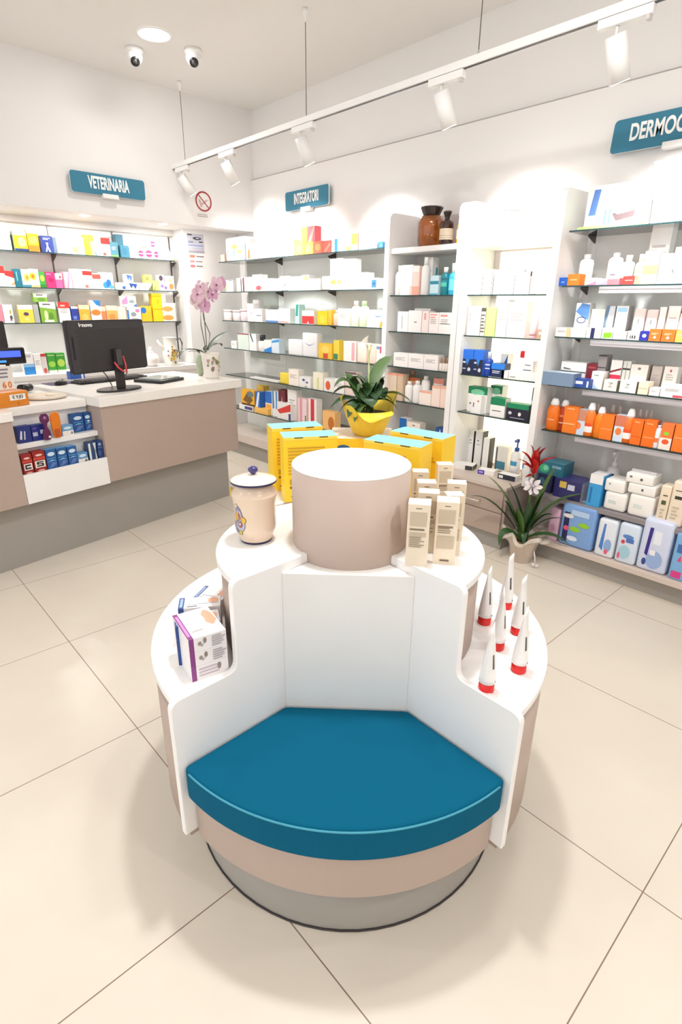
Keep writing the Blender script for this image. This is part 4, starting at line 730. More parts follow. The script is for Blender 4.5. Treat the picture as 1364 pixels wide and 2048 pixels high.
row('x', -5.585, 1.69, S, 'goods on the '+S, [
 ('white carton with red top','box',-4,10,532,{'d':[band(R_,.65,1)]}),
 ('white carton with slanted red top','box',10.5,28.5,542,{'d':[('p',[(0,.72),(1,.55),(1,1),(0,1)],R_),('p',[(.4,.1),(1,.35),(1,.15)],'#e8955a')]}),
 ('dark teal carton with pale print','box',29,43,538,{'c':'#1d6a7c','d':[('r',.3,.35,.42,.85,'#7fc0cf')]}),
 ('white carton with orange flower','box',43.5,60,539,{'d':[('e',.6,.55,.35,.25,'#f2cf6a'),('e',.65,.55,.15,.13,'#d9862c'),band('#3f7f92',0,.14)]}),
 ('cream carton with sunflower','box',60.5,78,538,{'c':'#f3ece0','d':[('e',.3,.6,.4,.2,'#f0b53a'),('e',.3,.6,.18,.1,'#b9742a'),band('#e8b07a',0,.12)]}),
 ('green carton with lime circle','box',78.5,91,544,{'c':'#3d9a3d','d':[('e',.5,.6,.35,.2,'#b5d94d'),band('#2d7a33',0,.2)]}),
 ('magenta carton with flower print','box',91.5,110.5,544,{'c':'#d02f6c','d':[('e',.55,.5,.3,.14,'#a51b52'),('r',.1,.82,.6,.9,'#e87fa6')]}),
 ('pink and white carton','box',111,125,547,{'c':'#e95f92','d':[band('#f6eef0',.6,1),('e',.7,.75,.15,.1,'#8a3457')]}),
 ('pale pink carton with stripes','box',126,143.5,544,{'c':'#f0c5cf','d':[('p',[(.3,0),(.55,0),(.9,1),(.7,1)],'#e38fa8'),('r',0,0,.12,1,'#d8707f')]}),
 ('plain white carton','box',144,165.5,538,{}),
 ('white carton with red band','box',166,184.5,539,{'d':[band(R_,.70,.92),('e',.3,.13,.2,.09,'#e0705a')]}),
 ('small white carton with red top','box',185,201.5,547,{'d':[band('#e05046',.65,.95)]}),
 ('white carton with blue leaf pattern','box',202,226,545,{'d':[('e',.35,.25,.25,.2,'#3f8fd8'),('e',.6,.35,.22,.25,'#2b6fc0'),('e',.8,.15,.2,.12,'#5aa5e6')]}),
 ('low white carton with navy pattern','box',234,255,565,{'d':[('r',.5,.1,.8,.5,'#3a62a8')]}),
 ('low white carton with navy pattern','box',255.5,277,565,{'d':[('p',[(.1,.9),(.3,.2),(.5,.6),(.7,.1),(.9,.8)],'#2f4f98')]}),
 ('blue patterned white carton stacked above','box',251,266,548,{'on':-1,'d':[('p',[(.1,.9),(.3,.2),(.5,.6),(.7,.1),(.9,.8)],'#3f6fb8'),('r',.7,.6,.95,.8,'#c08a6a')]}),
 ('grey white carton','box',278,289,566,{'c':'#dcd8d6'}),
 ('low white carton with olive label','box',290,304,566,{'d':[('p',[(.4,0),(1,.8),(1,0)],'#6d7440')]}),
 ('olive carton stacked above','box',289.5,304,549,{'on':-1,'c':'#c3c273','d':[('e',.3,.5,.2,.2,'#8f9150')]}),
 ('yellow green carton','box',305,317.5,561,{'c':'#cfd07c','d':[('p',[(0,0),(.6,.5),(.3,0)],'#8a8f48')]}),
 ('white carton with violet dots','box',318,335.5,566,{'d':[('e',.35,.6,.18,.22,'#9a78c0'),('e',.75,.4,.15,.2,'#7f68b0')]}),
 ('dark spotted carton stacked above','box',317,328,550,{'on':-1,'c':'#efe6ea','d':[('e',.4,.6,.35,.35,'#4a4550'),('e',.9,.5,.2,.3,'#b79ad0')]}),
 ('white and orange carton','box',336,347.5,552,{'d':[('e',.5,.3,.4,.2,'#ef8a52'),('e',.4,.7,.25,.15,'#f3b07a')]}),
])
S = 'lowest glass shelf behind the counter'
row('x', -5.585, 1.40, S, 'goods on the '+S, [
 ('pink carton at the photo edge','box',-6,6,609,{'c':'#d98a9c','d':[]}),
 ('white carton with dancing figure','box',6.5,26,609,{'d':[('e',.75,.3,.15,.12,'#5a5450'),('e',.75,.6,.1,.12,'#c0b04a'),('r',.6,.12,.8,.2,'#a85a8a')]}),
 ('yellow carton with white head','box',37,67,610,{'c':'#f0d04e','side':'#c5b77a','d':[band('#f6f1e2',.75,1),('e',.5,.5,.18,.1,'#5b3f5e'),('e',.5,.2,.15,.1,'#f7e690')]}),
 ('grey carton half hidden','box',67.5,78,609,{'c':'#a9aaa8','d':[]}),
 ('green carton with white head','box',80,112,604,{'c':'#7fae3c','side':'#5f8a35','d':[('p',[(0,.75),(1,.65),(1,1),(0,1)],'#f4f2ea'),('r',.2,.85,.7,.92,'#6f6a66'),('e',.35,.35,.12,.25,'#d7e6a8'),('e',.65,.3,.15,.2,'#5f8f2e'),('r',.2,.02,.8,.14,'#e9efd2')]}),
 ('green and white carton stacked above','box',67,94,587,{'on':-1,'c':'#8bb848','d':[band('#f4f2ea',.55,1),('r',.2,.75,.7,.88,'#6f6a66'),('e',.55,.3,.3,.2,'#6a9a38')]}),
 ('white carton with red top','box',117,140,604,{'d':[band('#dc3b34',.70,1),('r',.2,.78,.6,.86,'#f3b0a8'),TXT]}),
 ('navy carton with small print','box',143,157,613,{'c':'#2a3d96','d':[band('#e8e9f0',.86,1),('r',.2,.2,.7,.4,'#6d7fd0')]}),
 ('orange carton','box',158,180,610,{'c':'#f2a93c','d':[band('#f7d9a8',.75,1),('e',.5,.3,.3,.2,'#f6c065')]}),
 ('white carton with blue and orange waves','box',180.5,202,601,{'d':[('p',[(.3,1),(1,1),(1,.72),(.6,.8)],'#2f7fc4'),('e',.5,.45,.45,.14,'#ee8136'),('r',0,.1,.05,.9,'#9cc4e6')]}),
 ('orange red carton','box',202.5,212,613,{'c':'#f0825a','d':[band('#f6c9b5',.7,1)]}),
 ('orange carton with pale top','box',212.5,234.5,611,{'c':'#f6ac62','d':[band('#f7dcc0',.7,1),('e',.5,.3,.3,.2,'#f08f4a')]}),
 ('cream carton','box',235,252,613,{'c':'#f5e2cc','d':[('r',.05,.02,.3,.1,'#d86a50')]}),
 ('white carton with coloured capsules','box',254,282,614,{'d':[('r',0,0,.12,.8,'#2f74c0'),('e',.45,.5,.2,.16,'#8f9a98'),('e',.75,.75,.16,.12,'#ee7fae'),('e',.5,.15,.3,.1,'#aab4b2')]}),
 ('white and pink carton tilted above','box',243,272,592,{'on':-1,'d':[('p',[(0,.6),(.4,1),(.4,.3),(0,.2)],'#f08fbc'),('e',.68,.5,.2,.15,'#9aa8a0'),('p',[(.75,.1),(1,0),(1,.3)],'#3f7fc4')]}),
 ('yellow carton with blue disc','box',283,303,612,{'c':'#f4c02b','d':[('e',.2,.72,.28,.2,'#2f6fc0')]}),
 ('tall bright yellow carton','box',304,323.5,587,{'c':'#f8cf1e','d':[('r',.1,.42,.95,.45,'#e3ab12'),('e',.6,.72,.1,.08,'#e8b31a')]}),
 ('cream carton with orange glow','box',324,351,606,{'c':'#fbeadb','d':[('e',.4,.68,.4,.14,'#f6a95c'),('e',.4,.2,.4,.14,'#f3a14e')]}),
])
S = 'ledge behind the counter'
row('x', -5.45, .975, S, 'goods on the '+S, [
 ('white carton fading to blue','box',46,68,706,{'d':[band('#2f86cf',0,.35),band('#8fc0e6',.35,.5),('t',.15,.8,.9,.92,2,'#9a9694')]}),
 ('white carton with grey print','box',69,83,708,{}),
 ('grey white carton with red ends','box',83,94,707,{'c':'#ddd5cf','d':[band('#c5403c',.85,1),('e',.5,.15,.35,.14,'#c5605a')]}),
 ('green carton with lime swirl','box',95,112,706,{'c':'#3ea03a','side':'#2f7f33','d':[('e',.5,.45,.4,.15,'#a6d84d'),('r',0,0,1,.15,'#e9e6d8'),('r',.1,.85,.9,.92,'#9fd07f')]}),
 ('green carton with lime swirl','box',112.5,131,706,{'c':'#3ea03a','d':[('e',.5,.5,.4,.2,'#b9dc5a'),('r',0,0,1,.15,'#e9e6d8'),('r',.1,.85,.9,.92,'#9fd07f')]}),
])
# ---------------- counter display recess
def crow(n, z, shelf, items, depth):
    order = sorted(range(len(items)), key=lambda i: items[i][2]); rank = {k: i for i, k in enumerate(order)}; base = cpt(0, n)
    for i, (look, kind, u0, u1, vt, o) in enumerate(items):
        ins = o.get('ins', 0); nn = n-ins; h = at_plane((u0+u1)/2, vt, cpt(0, nn), CN).z-z; v0 = vt
        for _ in range(4): v0 += (at_plane((u0+u1)/2, v0, cpt(0, nn), CN).z-(z+h/2))*300
        a, c = cloc(at_plane(u0, v0, cpt(0, nn), CN))[0], cloc(at_plane(u1, v0, cpt(0, nn), CN))[0]; a = max(a, SC1+.006); c = min(c, SA0-.006); w = (c-a)*.985; P = cpt((a+c)/2, nn, z); lab = '%s, %s from left, %s' % (look, NUM[rank[i]], shelf)
        if kind == 'box': make_carton(w, h, o.get('dp', depth), P[:], CRZ, lab, 'goods in the counter display', o['c'], o.get('d', ()), o.get('top'))
        elif kind == 'brush':
            t = thing('hairbrush', lab, 'brush', P[:], CRZ, 'goods in the counter display'); m = mat(o['c'], .3)
            if o['waist']:
                b = MB(); b.prism([(w*.5*q, h*z_) for q, z_ in ((-.55,0),(.55,0),(.9,.12),(.75,.3),(.3,.5),(.4,.62),(.95,.72),(.95,.88),(.55,1),(-.55,1),(-.95,.88),(-.95,.72),(-.4,.62),(-.3,.5),(-.75,.3),(-.9,.12))], (0,.004,0), (1,0,0), (0,0,1), (0,.014,0), m)
                b.build('handle', t, .004); k = MB(); k.cyl((0,.0035,h*.84),(0,.001,h*.84),w*.18,mat('#a06a9a',.3),14); k.cyl((w*.2,.0035,h*.12),(w*.2,.001,h*.12),w*.14,mat('#e5d3de',.3),14); k.build('emblem', t)
            else:
                b = MB(); b.prism([(w*.5*q, h*z_) for q, z_ in ((-.6,0),(.6,0),(.85,.3),(1,.6),(.95,.85),(.6,.97),(0,1),(-.6,.97),(-.95,.85),(-1,.6),(-.85,.3))], (0,.004,0), (1,0,0), (0,0,1), (0,.014,0), m); b.build('handle', t, .005)
                k = MB(); k.box(-w*.25,.001,h*.05,w*.25,.0036,h*.35,mat('#b9501c',.4)); k.build('pad', t)
BLUEP = [('e',.5,.76,.36,.1,'#cfe2f0'),('r',.08,.52,.92,.56,'#4f96c8'),('p',[(.1,.05),(.5,.35),(.95,.3),(.6,.12)],'#5b78b8'),('p',[(.05,.38),(.5,.48),(.95,.4),(.5,.42)],'#8ec4e8')]
crow(-.085, .7725, 'upper tier of the counter display', [
 ('navy carton with white striped label','box',35,63,852,{'c':'#1f2f7c','d':[('p',[(.1,.25),(.25,.75),(.35,.7),(.25,.2)],'#e6e6ee'),('p',[(.4,.2),(.5,.7),(.58,.68),(.5,.18)],'#cfd0de')]}),
 ('navy carton with silver label','box',63.5,92,849,{'c':'#202c80','d':[('r',.05,.3,.4,.55,'#b8bcd4'),('r',.6,.4,.95,.65,'#c6c9da'),('r',.1,.75,.35,.85,'#7a3f9a')]}),
 ('purple hairbrush with narrow waist','brush',83,103,827,{'c':'#5c1f4f','waist':1,'ins':-.045}),
 ('orange hairbrush with broad head','brush',103,124,823,{'c':'#e07a18','waist':0,'ins':-.03}),
 ('low pale blue and white carton','box',124,147,850,{'c':'#6aa0cc','d':[('e',.5,.72,.35,.14,'#cfe4f0'),band('#efe9e2',0,.45),('p',[(.7,.1),(.85,.4),(.95,.1)],'#8a7f6a')]}),
 ('blue wave carton','box',145,168,827,{'c':'#1d5090','d':BLUEP,'ins':.035}),
 ('blue wave carton with white sticker','box',169,193,824,{'c':'#1d5090','d':BLUEP+[('r',.4,.5,.7,.58,'#eef2f6')],'ins':.035})], .045)
crow(-.028, .5925, 'lower tier of the counter display', [
 ('red carton with black capital C','box',45,66,909,{'c':'#98211f','d':[band('#c9443a',.6,.72),('e',.5,.82,.3,.05,'#f0c8b8'),('r',.1,.22,.92,.55,'#efe9e2'),('p',[(.2,.27),(.2,.5),(.8,.5),(.8,.42),(.36,.42),(.36,.35),(.8,.35),(.8,.27)],'#2a2526'),('e',.5,.08,.3,.05,'#e8b0a0')]}),
 ('red carton with black capital S','box',67,92,902,{'c':'#98211f','d':[band('#c9443a',.6,.72),('e',.5,.82,.3,.05,'#f0c8b8'),('r',.08,.22,.92,.55,'#efe9e2'),('p',[(.2,.27),(.8,.27),(.8,.42),(.4,.42),(.4,.45),(.8,.45),(.8,.51),(.22,.51),(.22,.37),(.62,.37),(.62,.33),(.2,.33)],'#2a2526'),('e',.5,.08,.3,.05,'#e8b0a0')]}),
 ('tall blue wave carton','box',93,114,898,{'c':'#245a98','top':'#5f9cd0','d':BLUEP}),
 ('tall blue wave carton','box',115,135,895,{'c':'#245a98','top':'#5f9cd0','d':BLUEP}),
 ('tall blue wave carton','box',136,155,892,{'c':'#245a98','top':'#5f9cd0','d':BLUEP}),
 ('low pale blue and white carton','box',156,176,905,{'c':'#5f96c8','d':[('e',.5,.7,.35,.15,'#cfe4f0'),band('#ece6e0',0,.4),('p',[(.6,.08),(.8,.35),(.95,.08)],'#6a5f52')]}),
 ('dark blue and silver carton','box',177,194,884,{'c':'#27466f','d':[('r',.05,.05,.3,.95,'#dfe2e2'),('p',[(.6,.95),(.95,.95),(.85,.5),(.95,.05),(.75,.05),(.8,.5)],'#d5d9d8')]}),
 ('navy carton with pale blue lines','box',195,213,880,{'c':'#1f3a74','d':[('r',.1,.6,.9,.64,'#5f86b8'),('e',.5,.8,.3,.08,'#8aa6c8'),('r',.1,.2,.5,.45,'#3f5f94')]})], .05)
# ---------------- corner bay
FY = 3.272
CB = [s+' shelf of the corner bay' for s in ORD]
row('y', FY, 1.975, CB[0], 'goods on the '+CB[0], [
 ('small peach carton','box',441,449,509,{'c':'#e6c9bb','d':[]}),
 ('large rounded white pack with blue stripes','pack',450,489,474,{'dp':.14,'d':[('r',.42,.1,.5,.75,'#5f8fd8'),('r',.05,.1,.1,.5,'#7fa6e0'),('e',.5,.62,.16,.14,'#f2a54a'),('r',.75,.55,1,.9,'#a9b8ea'),('e',.78,.35,.14,.1,'#f4bf4e')]}),
 ('white carton with red bottle picture','box',489.5,501,486,{'d':[('r',0,.0,.2,1,'#3f58c0'),('r',.5,.05,.9,.6,'#e8602f')]}),
 ('wide pale carton','box',502,530,488,{'c':'#f6f2f0'}),
 ('white carton with brown line on top','box',531,559,484,{'d':[('r',.1,.95,.9,1,'#8a7a78'),TXT]}),
 ('white carton with blue lines','box',560,575.5,476,{'d':[('r',.1,.05,.16,.95,'#8fb0d6'),('r',.5,.05,.54,.9,'#a8c2e0'),('r',.85,.05,.9,.95,'#8fb0d6')]}),
 ('white carton with dark edge','box',576,588,479,{'d':[('r',0,0,.1,1,'#6b5a58')]}),
 ('orange and yellow cube carton','box',589,608,485,{'c':'#f6b04e','d':[('e',.5,.45,.35,.35,'#f8d166')]}),
 ('orange and yellow cube carton','box',608.5,626.5,483.5,{'c':'#f6b651','d':[('e',.5,.45,.35,.35,'#f9d876')]}),
 ('coral cube carton','box',627,645,482,{'c':'#f27355','d':[('e',.5,.5,.3,.3,'#f6a25f')]}),
 ('coral cube carton','box',645.5,662,481,{'c':'#f0786a','d':[('p',[(.1,.1),(.9,.9),(.9,.6),(.4,.1)],'#f6a98f')]}),
 ('yellow cube carton stacked on the row','box',602,615,454,{'on':-4,'c':'#f7b447','d':[('e',.5,.5,.35,.35,'#f29a4a')]}),
 ('pink cube carton stacked on the row','box',615.5,630,452,{'on':-4,'c':'#ee6672','d':[('p',[(0,0),(.8,1),(1,1),(.5,0)],'#f4a08a')]}),
 ('white carton with bright blue stripe','box',663,688,477,{'d':[('r',.25,.0,.5,.98,'#3b8fd6')]}),
 ('white carton with orange corner','box',689,717,468,{'c':'#fbf3e6','d':[('p',[(.5,.35),(.5,1),(1,1),(1,.35)],'#f5a83a'),('r',.95,0,1,1,'#8a4a4a'),('e',.3,.15,.25,.15,'#f3c05a')]}),
 ('light blue carton','box',718,737,469,{'c':'#d4e8f6','d':[('r',.1,.92,.9,.98,'#6f9fc8')]}),
 ('light blue carton with dark lid strip','box',737.5,754,462,{'c':'#d0e5f5','d':[('r',0,.94,1,1,'#4f7fb0'),('r',.2,.1,.8,.4,'#b7cfe8')]}),
 ('tiny dark blue carton','box',757,766,484,{'c':'#2f6fae','d':[('r',.4,.2,.8,.6,'#6aa0cc')]}),
])
row('y', FY, 1.69, CB[1], 'goods on the '+CB[1], [
 ('white carton with green stripe','box',451,466,560,{'d':[('r',0,.1,.2,.7,'#d2dc92'),('r',.4,.92,.9,.98,'#55504f')]}),
 ('white carton with dark red spine','box',473,488,556,{'d':[('r',.82,0,1,1,'#7a2f38'),('r',.55,0,.68,.95,'#4a4444')]}),
 ('white carton with mint edge','box',489,504,554,{'d':[('r',.85,0,1,1,'#bfe0cc')]}),
 ('white carton with red spot','box',505,524,549,{'d':[('e',.62,.2,.3,.14,'#ee6470')]}),
 ('plain white carton','box',524.5,543.5,557,{}),
 ('plain white carton','box',544,559,557,{'d':[('r',0,0,.05,1,'#cfc8c6')]}),
 ('white carton with dark mark','box',560,581,552,{'d':[('r',.4,.3,.5,.5,'#6a6466'),('r',.1,0,.8,.04,'#55504f')]}),
 ('white carton with faded yellow mark','box',582,603,553,{'d':[TXT]}),
 ('white carton with olive corner','box',603.5,618,550,{'d':[('e',.6,.8,.3,.16,'#d3cf7a')]}),
 ('plain white carton','box',619,641,557,{}),
 ('rounded white pack','pack',643,659,552,{'c':'#f7f4f2'}),
 ('tall white carton with yellow patches','box',660,683,517,{'d':[('e',.3,.25,.25,.07,'#f6ce6a'),('e',.8,.25,.2,.07,'#f6d27c')]}),
 ('tall white carton with blue print','box',684,710,518,{'d':[('p',[(.3,.55),(.8,.55),(.55,.49)],'#8fa8dc'),('e',.6,.1,.25,.08,'#f8de9a')]}),
 ('white carton with blue cup print','box',711,736,545,{'d':[('p',[(.3,.9),(.8,.9),(.7,.72),(.4,.72)],'#7f9ad8'),('e',.15,.6,.14,.2,'#f8e0a0')]}),
 ('white carton with blue square','box',737,757,556,{'d':[('r',.3,.15,.8,.85,'#3f74a0'),('e',.55,.5,.14,.14,'#2a567c')]}),
 ('small white bottle','bottle',760,768,561,{}),
])
row('y', FY, 1.41, CB[2], 'goods on the '+CB[2], [
 ('pale pink jar','jar',443,458,619,{'c':'#f4e6e4','cap':'#f4e6e4'}),
 ('pale pink jar','jar',461,476,620,{'c':'#f2e2e4','cap':'#f0dcde'}),
 ('pale pink jar','jar',477,491,618,{'c':'#f2dfe6','cap':'#eed8dc'}),
 ('white pink carton with dark mark','box',494,507,607,{'c':'#f7efef','d':[('r',.5,.45,.8,.48,'#8a8486')]}),
 ('white pink carton','box',507.5,524,617,{'c':'#f6eeee','d':[('r',.3,.45,.9,.5,'#6a6466')]}),
 ('tall white pack behind','pack',505,517,599,{'ins':.11,'c':'#f6f0ef'}),
 ('flat white carton','box',531,556,619,{'d':[('r',0,.0,1,.15,'#5f8fd0')]}),
 ('flat white carton','box',556.5,580,617,{'d':[('r',0,.05,.9,.1,'#d86a50')]}),
 ('teal and mint carton','box',590,598,609,{'c':'#bfe3dc','d':[('p',[(.1,.4),(.7,.4),(.9,1),(.3,1)],'#2f9488')]}),
 ('white carton with red lower half','box',604,628,621,{'d':[band('#e2363a',.03,.6),('p',[(.4,.03),(.5,.25),(.6,.03)],'#f2d7d4')]}),
 ('bright yellow carton','box',635,655,622,{'c':'#f8d818','d':[('e',.5,.4,.3,.3,'#fbe44e')]}),
 ('yellow spouted pack','pack',655.5,662,620,{'c':'#f8c848'}),
 ('peach bottle','bottle',663,675,620,{'c':'#f4cfb8','cap':'#f7ddd0'}),
 ('plain cream carton','box',676,698,617,{'c':'#faf4ee'}),
 ('tall pale green bottle','bottle',699,714,602,{'c':'#eef3de','cap':'#e3d8d8'}),
 ('tall pale green bottle','bottle',715,731,602,{'c':'#e6f0d0','cap':'#b5cf9c'}),
 ('white carton with blue and orange corner','box',734,767,620,{'d':[('r',.5,.6,.85,.66,'#5f8fd8'),('p',[(.75,.02),(1,.02),(1,.4),(.85,.35)],'#f4a53c')]}),
])
row('y', FY, 1.13, CB[3], 'goods on the '+CB[3], [
 ('pale carton','box',462,473,682,{}),
 ('pale green carton with red top','box',475,497,667,{'c':'#d8e4dc','d':[band('#9c3f44',.93,1)]}),
 ('white carton with navy diagonal','box',498,512,668,{'d':[('p',[(.1,1),(.3,1),(.6,.55),(.5,.5)],'#3a4070')]}),
 ('white bottle with black top','bottle',512.5,527,670,{'cap':'#2b2c38','cf':.35}),
 ('white carton with bright blue wave','box',528,543,680,{'d':[('p',[(0,.2),(1,.5),(1,0),(0,0)],'#2f86d6')]}),
 ('light blue carton','box',543.5,558,678,{'c':'#dce9f4','d':[('p',[(0,.85),(1,1),(1,.8),(0,.7)],'#3f9ade')]}),
 ('white pack','pack',576,604,679,{}),
 ('white pack with violet marks','pack',604.5,634,666,{'d':[('p',[(.1,.6),(.5,.5),(.9,.6),(.5,.45)],'#8f93c0')]}),
 ('yellow carton with red square','box',637,664,687,{'c':'#f8c93c','d':[('r',.35,.02,.7,.35,'#d8523a'),('e',.5,.6,.3,.25,'#fbdc6a')]}),
 ('yellow carton with green square','box',667,678,681,{'c':'#f8d548','d':[('r',.0,.02,.8,.32,'#3f8a62')]}),
 ('white carton with pink stripe','box',687,712,683,{'c':'#fbeeea','d':[('r',.65,.05,.9,.95,'#f0a8b0')]}),
 ('peach pack','pack',714,733,686,{'c':'#fbe3d4'}),
 ('peach pack','pack',734,752,688,{'c':'#f8dccb'}),
 ('white carton with red cap strip','box',753,766,691,{'d':[('r',.5,.6,1,.95,'#d8506a'),('r',0,.8,.5,.95,'#6f9fd0')]}),
])
row('y', FY, .85, CB[4], 'goods on the '+CB[4], [
 ('white carton','box',500,556,765,{'hmax':.03}),
 ('small yellow lemon pack','pack',559,576,746,{'c':'#f6dc4a'}),
 ('cream carton','box',577,597,739,{'c':'#fbf1e6'}),
 ('white carton with navy dots','box',598,621,754,{'d':[('e',.4,.7,.12,.12,'#3f5496'),('e',.7,.5,.12,.1,'#5a6cac'),('r',.5,.05,.7,.12,'#3a3f66')]}),
 ('cream carton with lime stripe','box',626,646,745,{'c':'#fbf3e0','d':[('r',.4,.05,.6,.7,'#dfe3a0')]}),
 ('white carton with red figure','box',648,668,757,{'d':[('e',.4,.45,.25,.35,'#e2663e')]}),
 ('plain white carton','box',668.5,688,758,{}),
 ('dusky pink carton','box',690,712,744,{'c':'#e8d3cc','d':[('r',0,.9,1,1,'#6f5a5c')]}),
])
row('y', FY, .50, CB[5], 'goods on the '+CB[5], [
 ('low white carton with violet label','box',478,506,810,{'d':[('r',.4,.15,.95,.75,'#4f4a86')]}),
 ('yellow and black carton','box',482,508,780,{'on':-1,'c':'#f0b02e','d':[('p',[(.1,.3),(.5,.9),(.9,.4),(.6,.1)],'#7a5a2a'),('e',.7,.75,.25,.2,'#6d7d80'),band('#5a3f2a',0,.12)]}),
 ('low orange carton','box',508.5,536,816,{'c':'#f4bf60','d':[('r',.1,.6,.9,.7,'#f8d99a')]}),
 ('blue tilted carton','box',510,519,784,{'on':-1,'c':'#2f6fc8','d':[('p',[(0,0),(.5,0),(1,1),(.6,1)],'#f2f2f2')]}),
 ('yellow carton behind','box',513,527,771,{'ins':.12,'c':'#f4cf5e','d':[('r',0,.4,1,.44,'#e8e0c0')]}),
 ('blue and white carton','box',530,543,783,{'c':'#f4f1ef','ins':.05,'d':[band('#2b6fc8',.5,1),('r',.1,.2,.9,.45,'#f4b04e')]}),
 ('blue striped carton','box',544,556,783,{'ins':.05,'d':[('r',.05,.3,.3,1,'#2f7fc0'),('r',.6,.3,.85,1,'#3f8fd0')]}),
 ('dark red carton','box',557,570,780,{'ins':.05,'c':'#6f2a34','d':[('p',[(.3,.2),(.5,.8),(.7,.2)],'#d8c0c0')]}),
 ('flat white carton with red wave','box',554,581,806,{'d':[('p',[(0,.5),(1,1),(1,.55),(.2,.3)],'#dc3c36'),('r',.85,0,1,.4,'#3a4a7c')]}),
 ('tall white carton','box',575,593,780,{'ins':.06}),
 ('pale pink tall carton','box',595,603,796,{'c':'#f2cdd2','ins':.02,'d':[('r',.6,0,1,1,'#e49aa8')]}),
 ('pale pink tall carton','box',604,613,798,{'c':'#f4dadb','ins':.02,'d':[('r',.6,.0,.9,.35,'#6a8a4a')]}),
 ('white carton with red stripe','box',615,633,798,{'ins':.02,'d':[('r',.35,0,.75,1,'#d8343c'),('r',.0,.0,.1,1,'#e8a0a0')]}),
 ('orange carton with brown swirl','box',645,670,823,{'c':'#f8c07a','d':[('e',.7,.4,.25,.35,'#c8742a')]}),
])
# ---------------- left tower
TY_ = 3.265
TS = ['%s glass shelf of the left tower' % s for s in ('highest','second','third','lowest')]
row('y', TY_, 1.645, TS[0], 'goods in the left tower', [
 ('white bottle','bottle',787,801,531,{}),
 ('white carton with pink edge','box',802,825,530,{'d':[('r',.8,0,1,.3,'#f7c8bc')]}),
 ('peach carton','box',825.5,838,532,{'c':'#f7d3c8','d':[band('#f6eeea',.8,1),band('#f2a894',0,.3)]}),
 ('tall white bottle','bottle',839,853,514,{'d':[]}),
 ('tall white carton','box',852,864,515,{'ins':.07}),
 ('teal bottle behind','bottle',864,872,535,{'ins':.1,'c':'#3f9aa8','cap':'#2f8896'}),
 ('pale blue carton with teal bands','box',860,877,551,{'c':'#cfe8f2','d':[('r',0,.55,1,.72,'#2f8fa6'),('r',0,0,1,.08,'#4fb0c6')]}),
 ('dark teal bottle with white cap','bottle',878,893,534,{'c':'#1f7f8c','d':[(-.9,.9,.3,.45,'#4fc0a8'),(-.9,.9,.55,.6,'#0f5560')]}),
 ('aqua bottle with white cap','bottle',894,910,526,{'c':'#3fb4d8','d':[(-.9,.9,.15,.5,'#6fd0ea')],'cf':.3}),
])
row('y', TY_, 1.39, TS[1], 'goods in the left tower', [
 ('white carton with dark line','box',795,816,623,{'d':[('r',.42,.15,.46,.8,'#5a5454')]}),
 ('white carton with small logo','box',816.5,843,621,{'d':[('r',.45,.45,.65,.49,'#6a6464')]}),
 ('tall white carton behind','box',828,860,617,{'ins':.1}),
 ('pink white carton','box',844,857,622,{'c':'#f8e8e4','d':[('r',.3,.6,.6,.9,'#e8a8a0')]}),
 ('white carton with pink capitals','box',858,877,625,{'c':'#faf2ef','d':[('t',.1,.7,.9,.95,2,'#ee9a94'),TXT]}),
 ('white carton with pink capitals','box',877.5,903,625,{'c':'#faf2ef','d':[('t',.1,.75,.7,.95,1,'#ee9a94'),TXT,('r',.05,.45,.9,.48,'#8a8484')]}),
])
row('y', TY_, 1.135, TS[2], 'goods in the left tower', [
 ('long white carton','box',787,816,706,{'c':'#faf4f1'}),
 ('long white carton','box',816.5,847,708,{'c':'#faf4f1'}),
 ('long white carton','box',847.5,876,710,{'c':'#faf4f1'}),
 ('brown topped vial','bottle',877,883,716,{'c':'#f0e6e0','cap':'#b88a70','cf':.4}),
 ('brown topped vial','bottle',883.5,889,716,{'c':'#f0e6e0','cap':'#b88a70','cf':.4}),
 ('brown topped vial','bottle',889.5,895,716,{'c':'#f0e6e0','cap':'#b88a70','cf':.4}),
 ('slim black bottle','bottle',896.5,902,702,{'c':'#2a2a38','cap':'#1c1c22'}),
])
row('y', TY_, .876, TS[3], 'goods in the left tower', [
 ('tan carton with orange top','box',775,793,746,{'c':'#e2cdb6','d':[band('#f0a08a',.92,1)]}),
 ('tan carton with orange top','box',794,805,748,{'c':'#d8bfa4','d':[band('#ef9a80',.92,1)]}),
 ('brown bottle at the back','bottle',813,826,741,{'ins':.14,'c':'#b98a6c','cap':'#c99a80'}),
 ('white bottle with flat cap','bottle',806,820,763,{'cf':.16}),
 ('white bottle with flat cap','bottle',822,836,762,{'cf':.16}),
 ('orange topped carton behind','box',808,836,756,{'ins':.10,'c':'#f2c8a8','d':[band('#e8763a',.88,1)]}),
 ('tall white bottle','bottle',838,853,752,{'cf':.12,'ins':.06}),
 ('pale peach carton with orange top','box',838,862,782,{'c':'#fbeee6','d':[band('#f6b49c',.85,1)]}),
 ('pale peach carton','box',863,880,772,{'c':'#fae3d8','d':[band('#f5b8a0',.88,1)]}),
 ('pale peach carton','box',880.5,895,773,{'c':'#f8ddd0','d':[band('#f5b8a0',.88,1)]}),
 ('pink topped carton behind','box',866,886,757,{'ins':.1,'c':'#f9e4dc','d':[band('#f0a090',.8,1)]}),
])
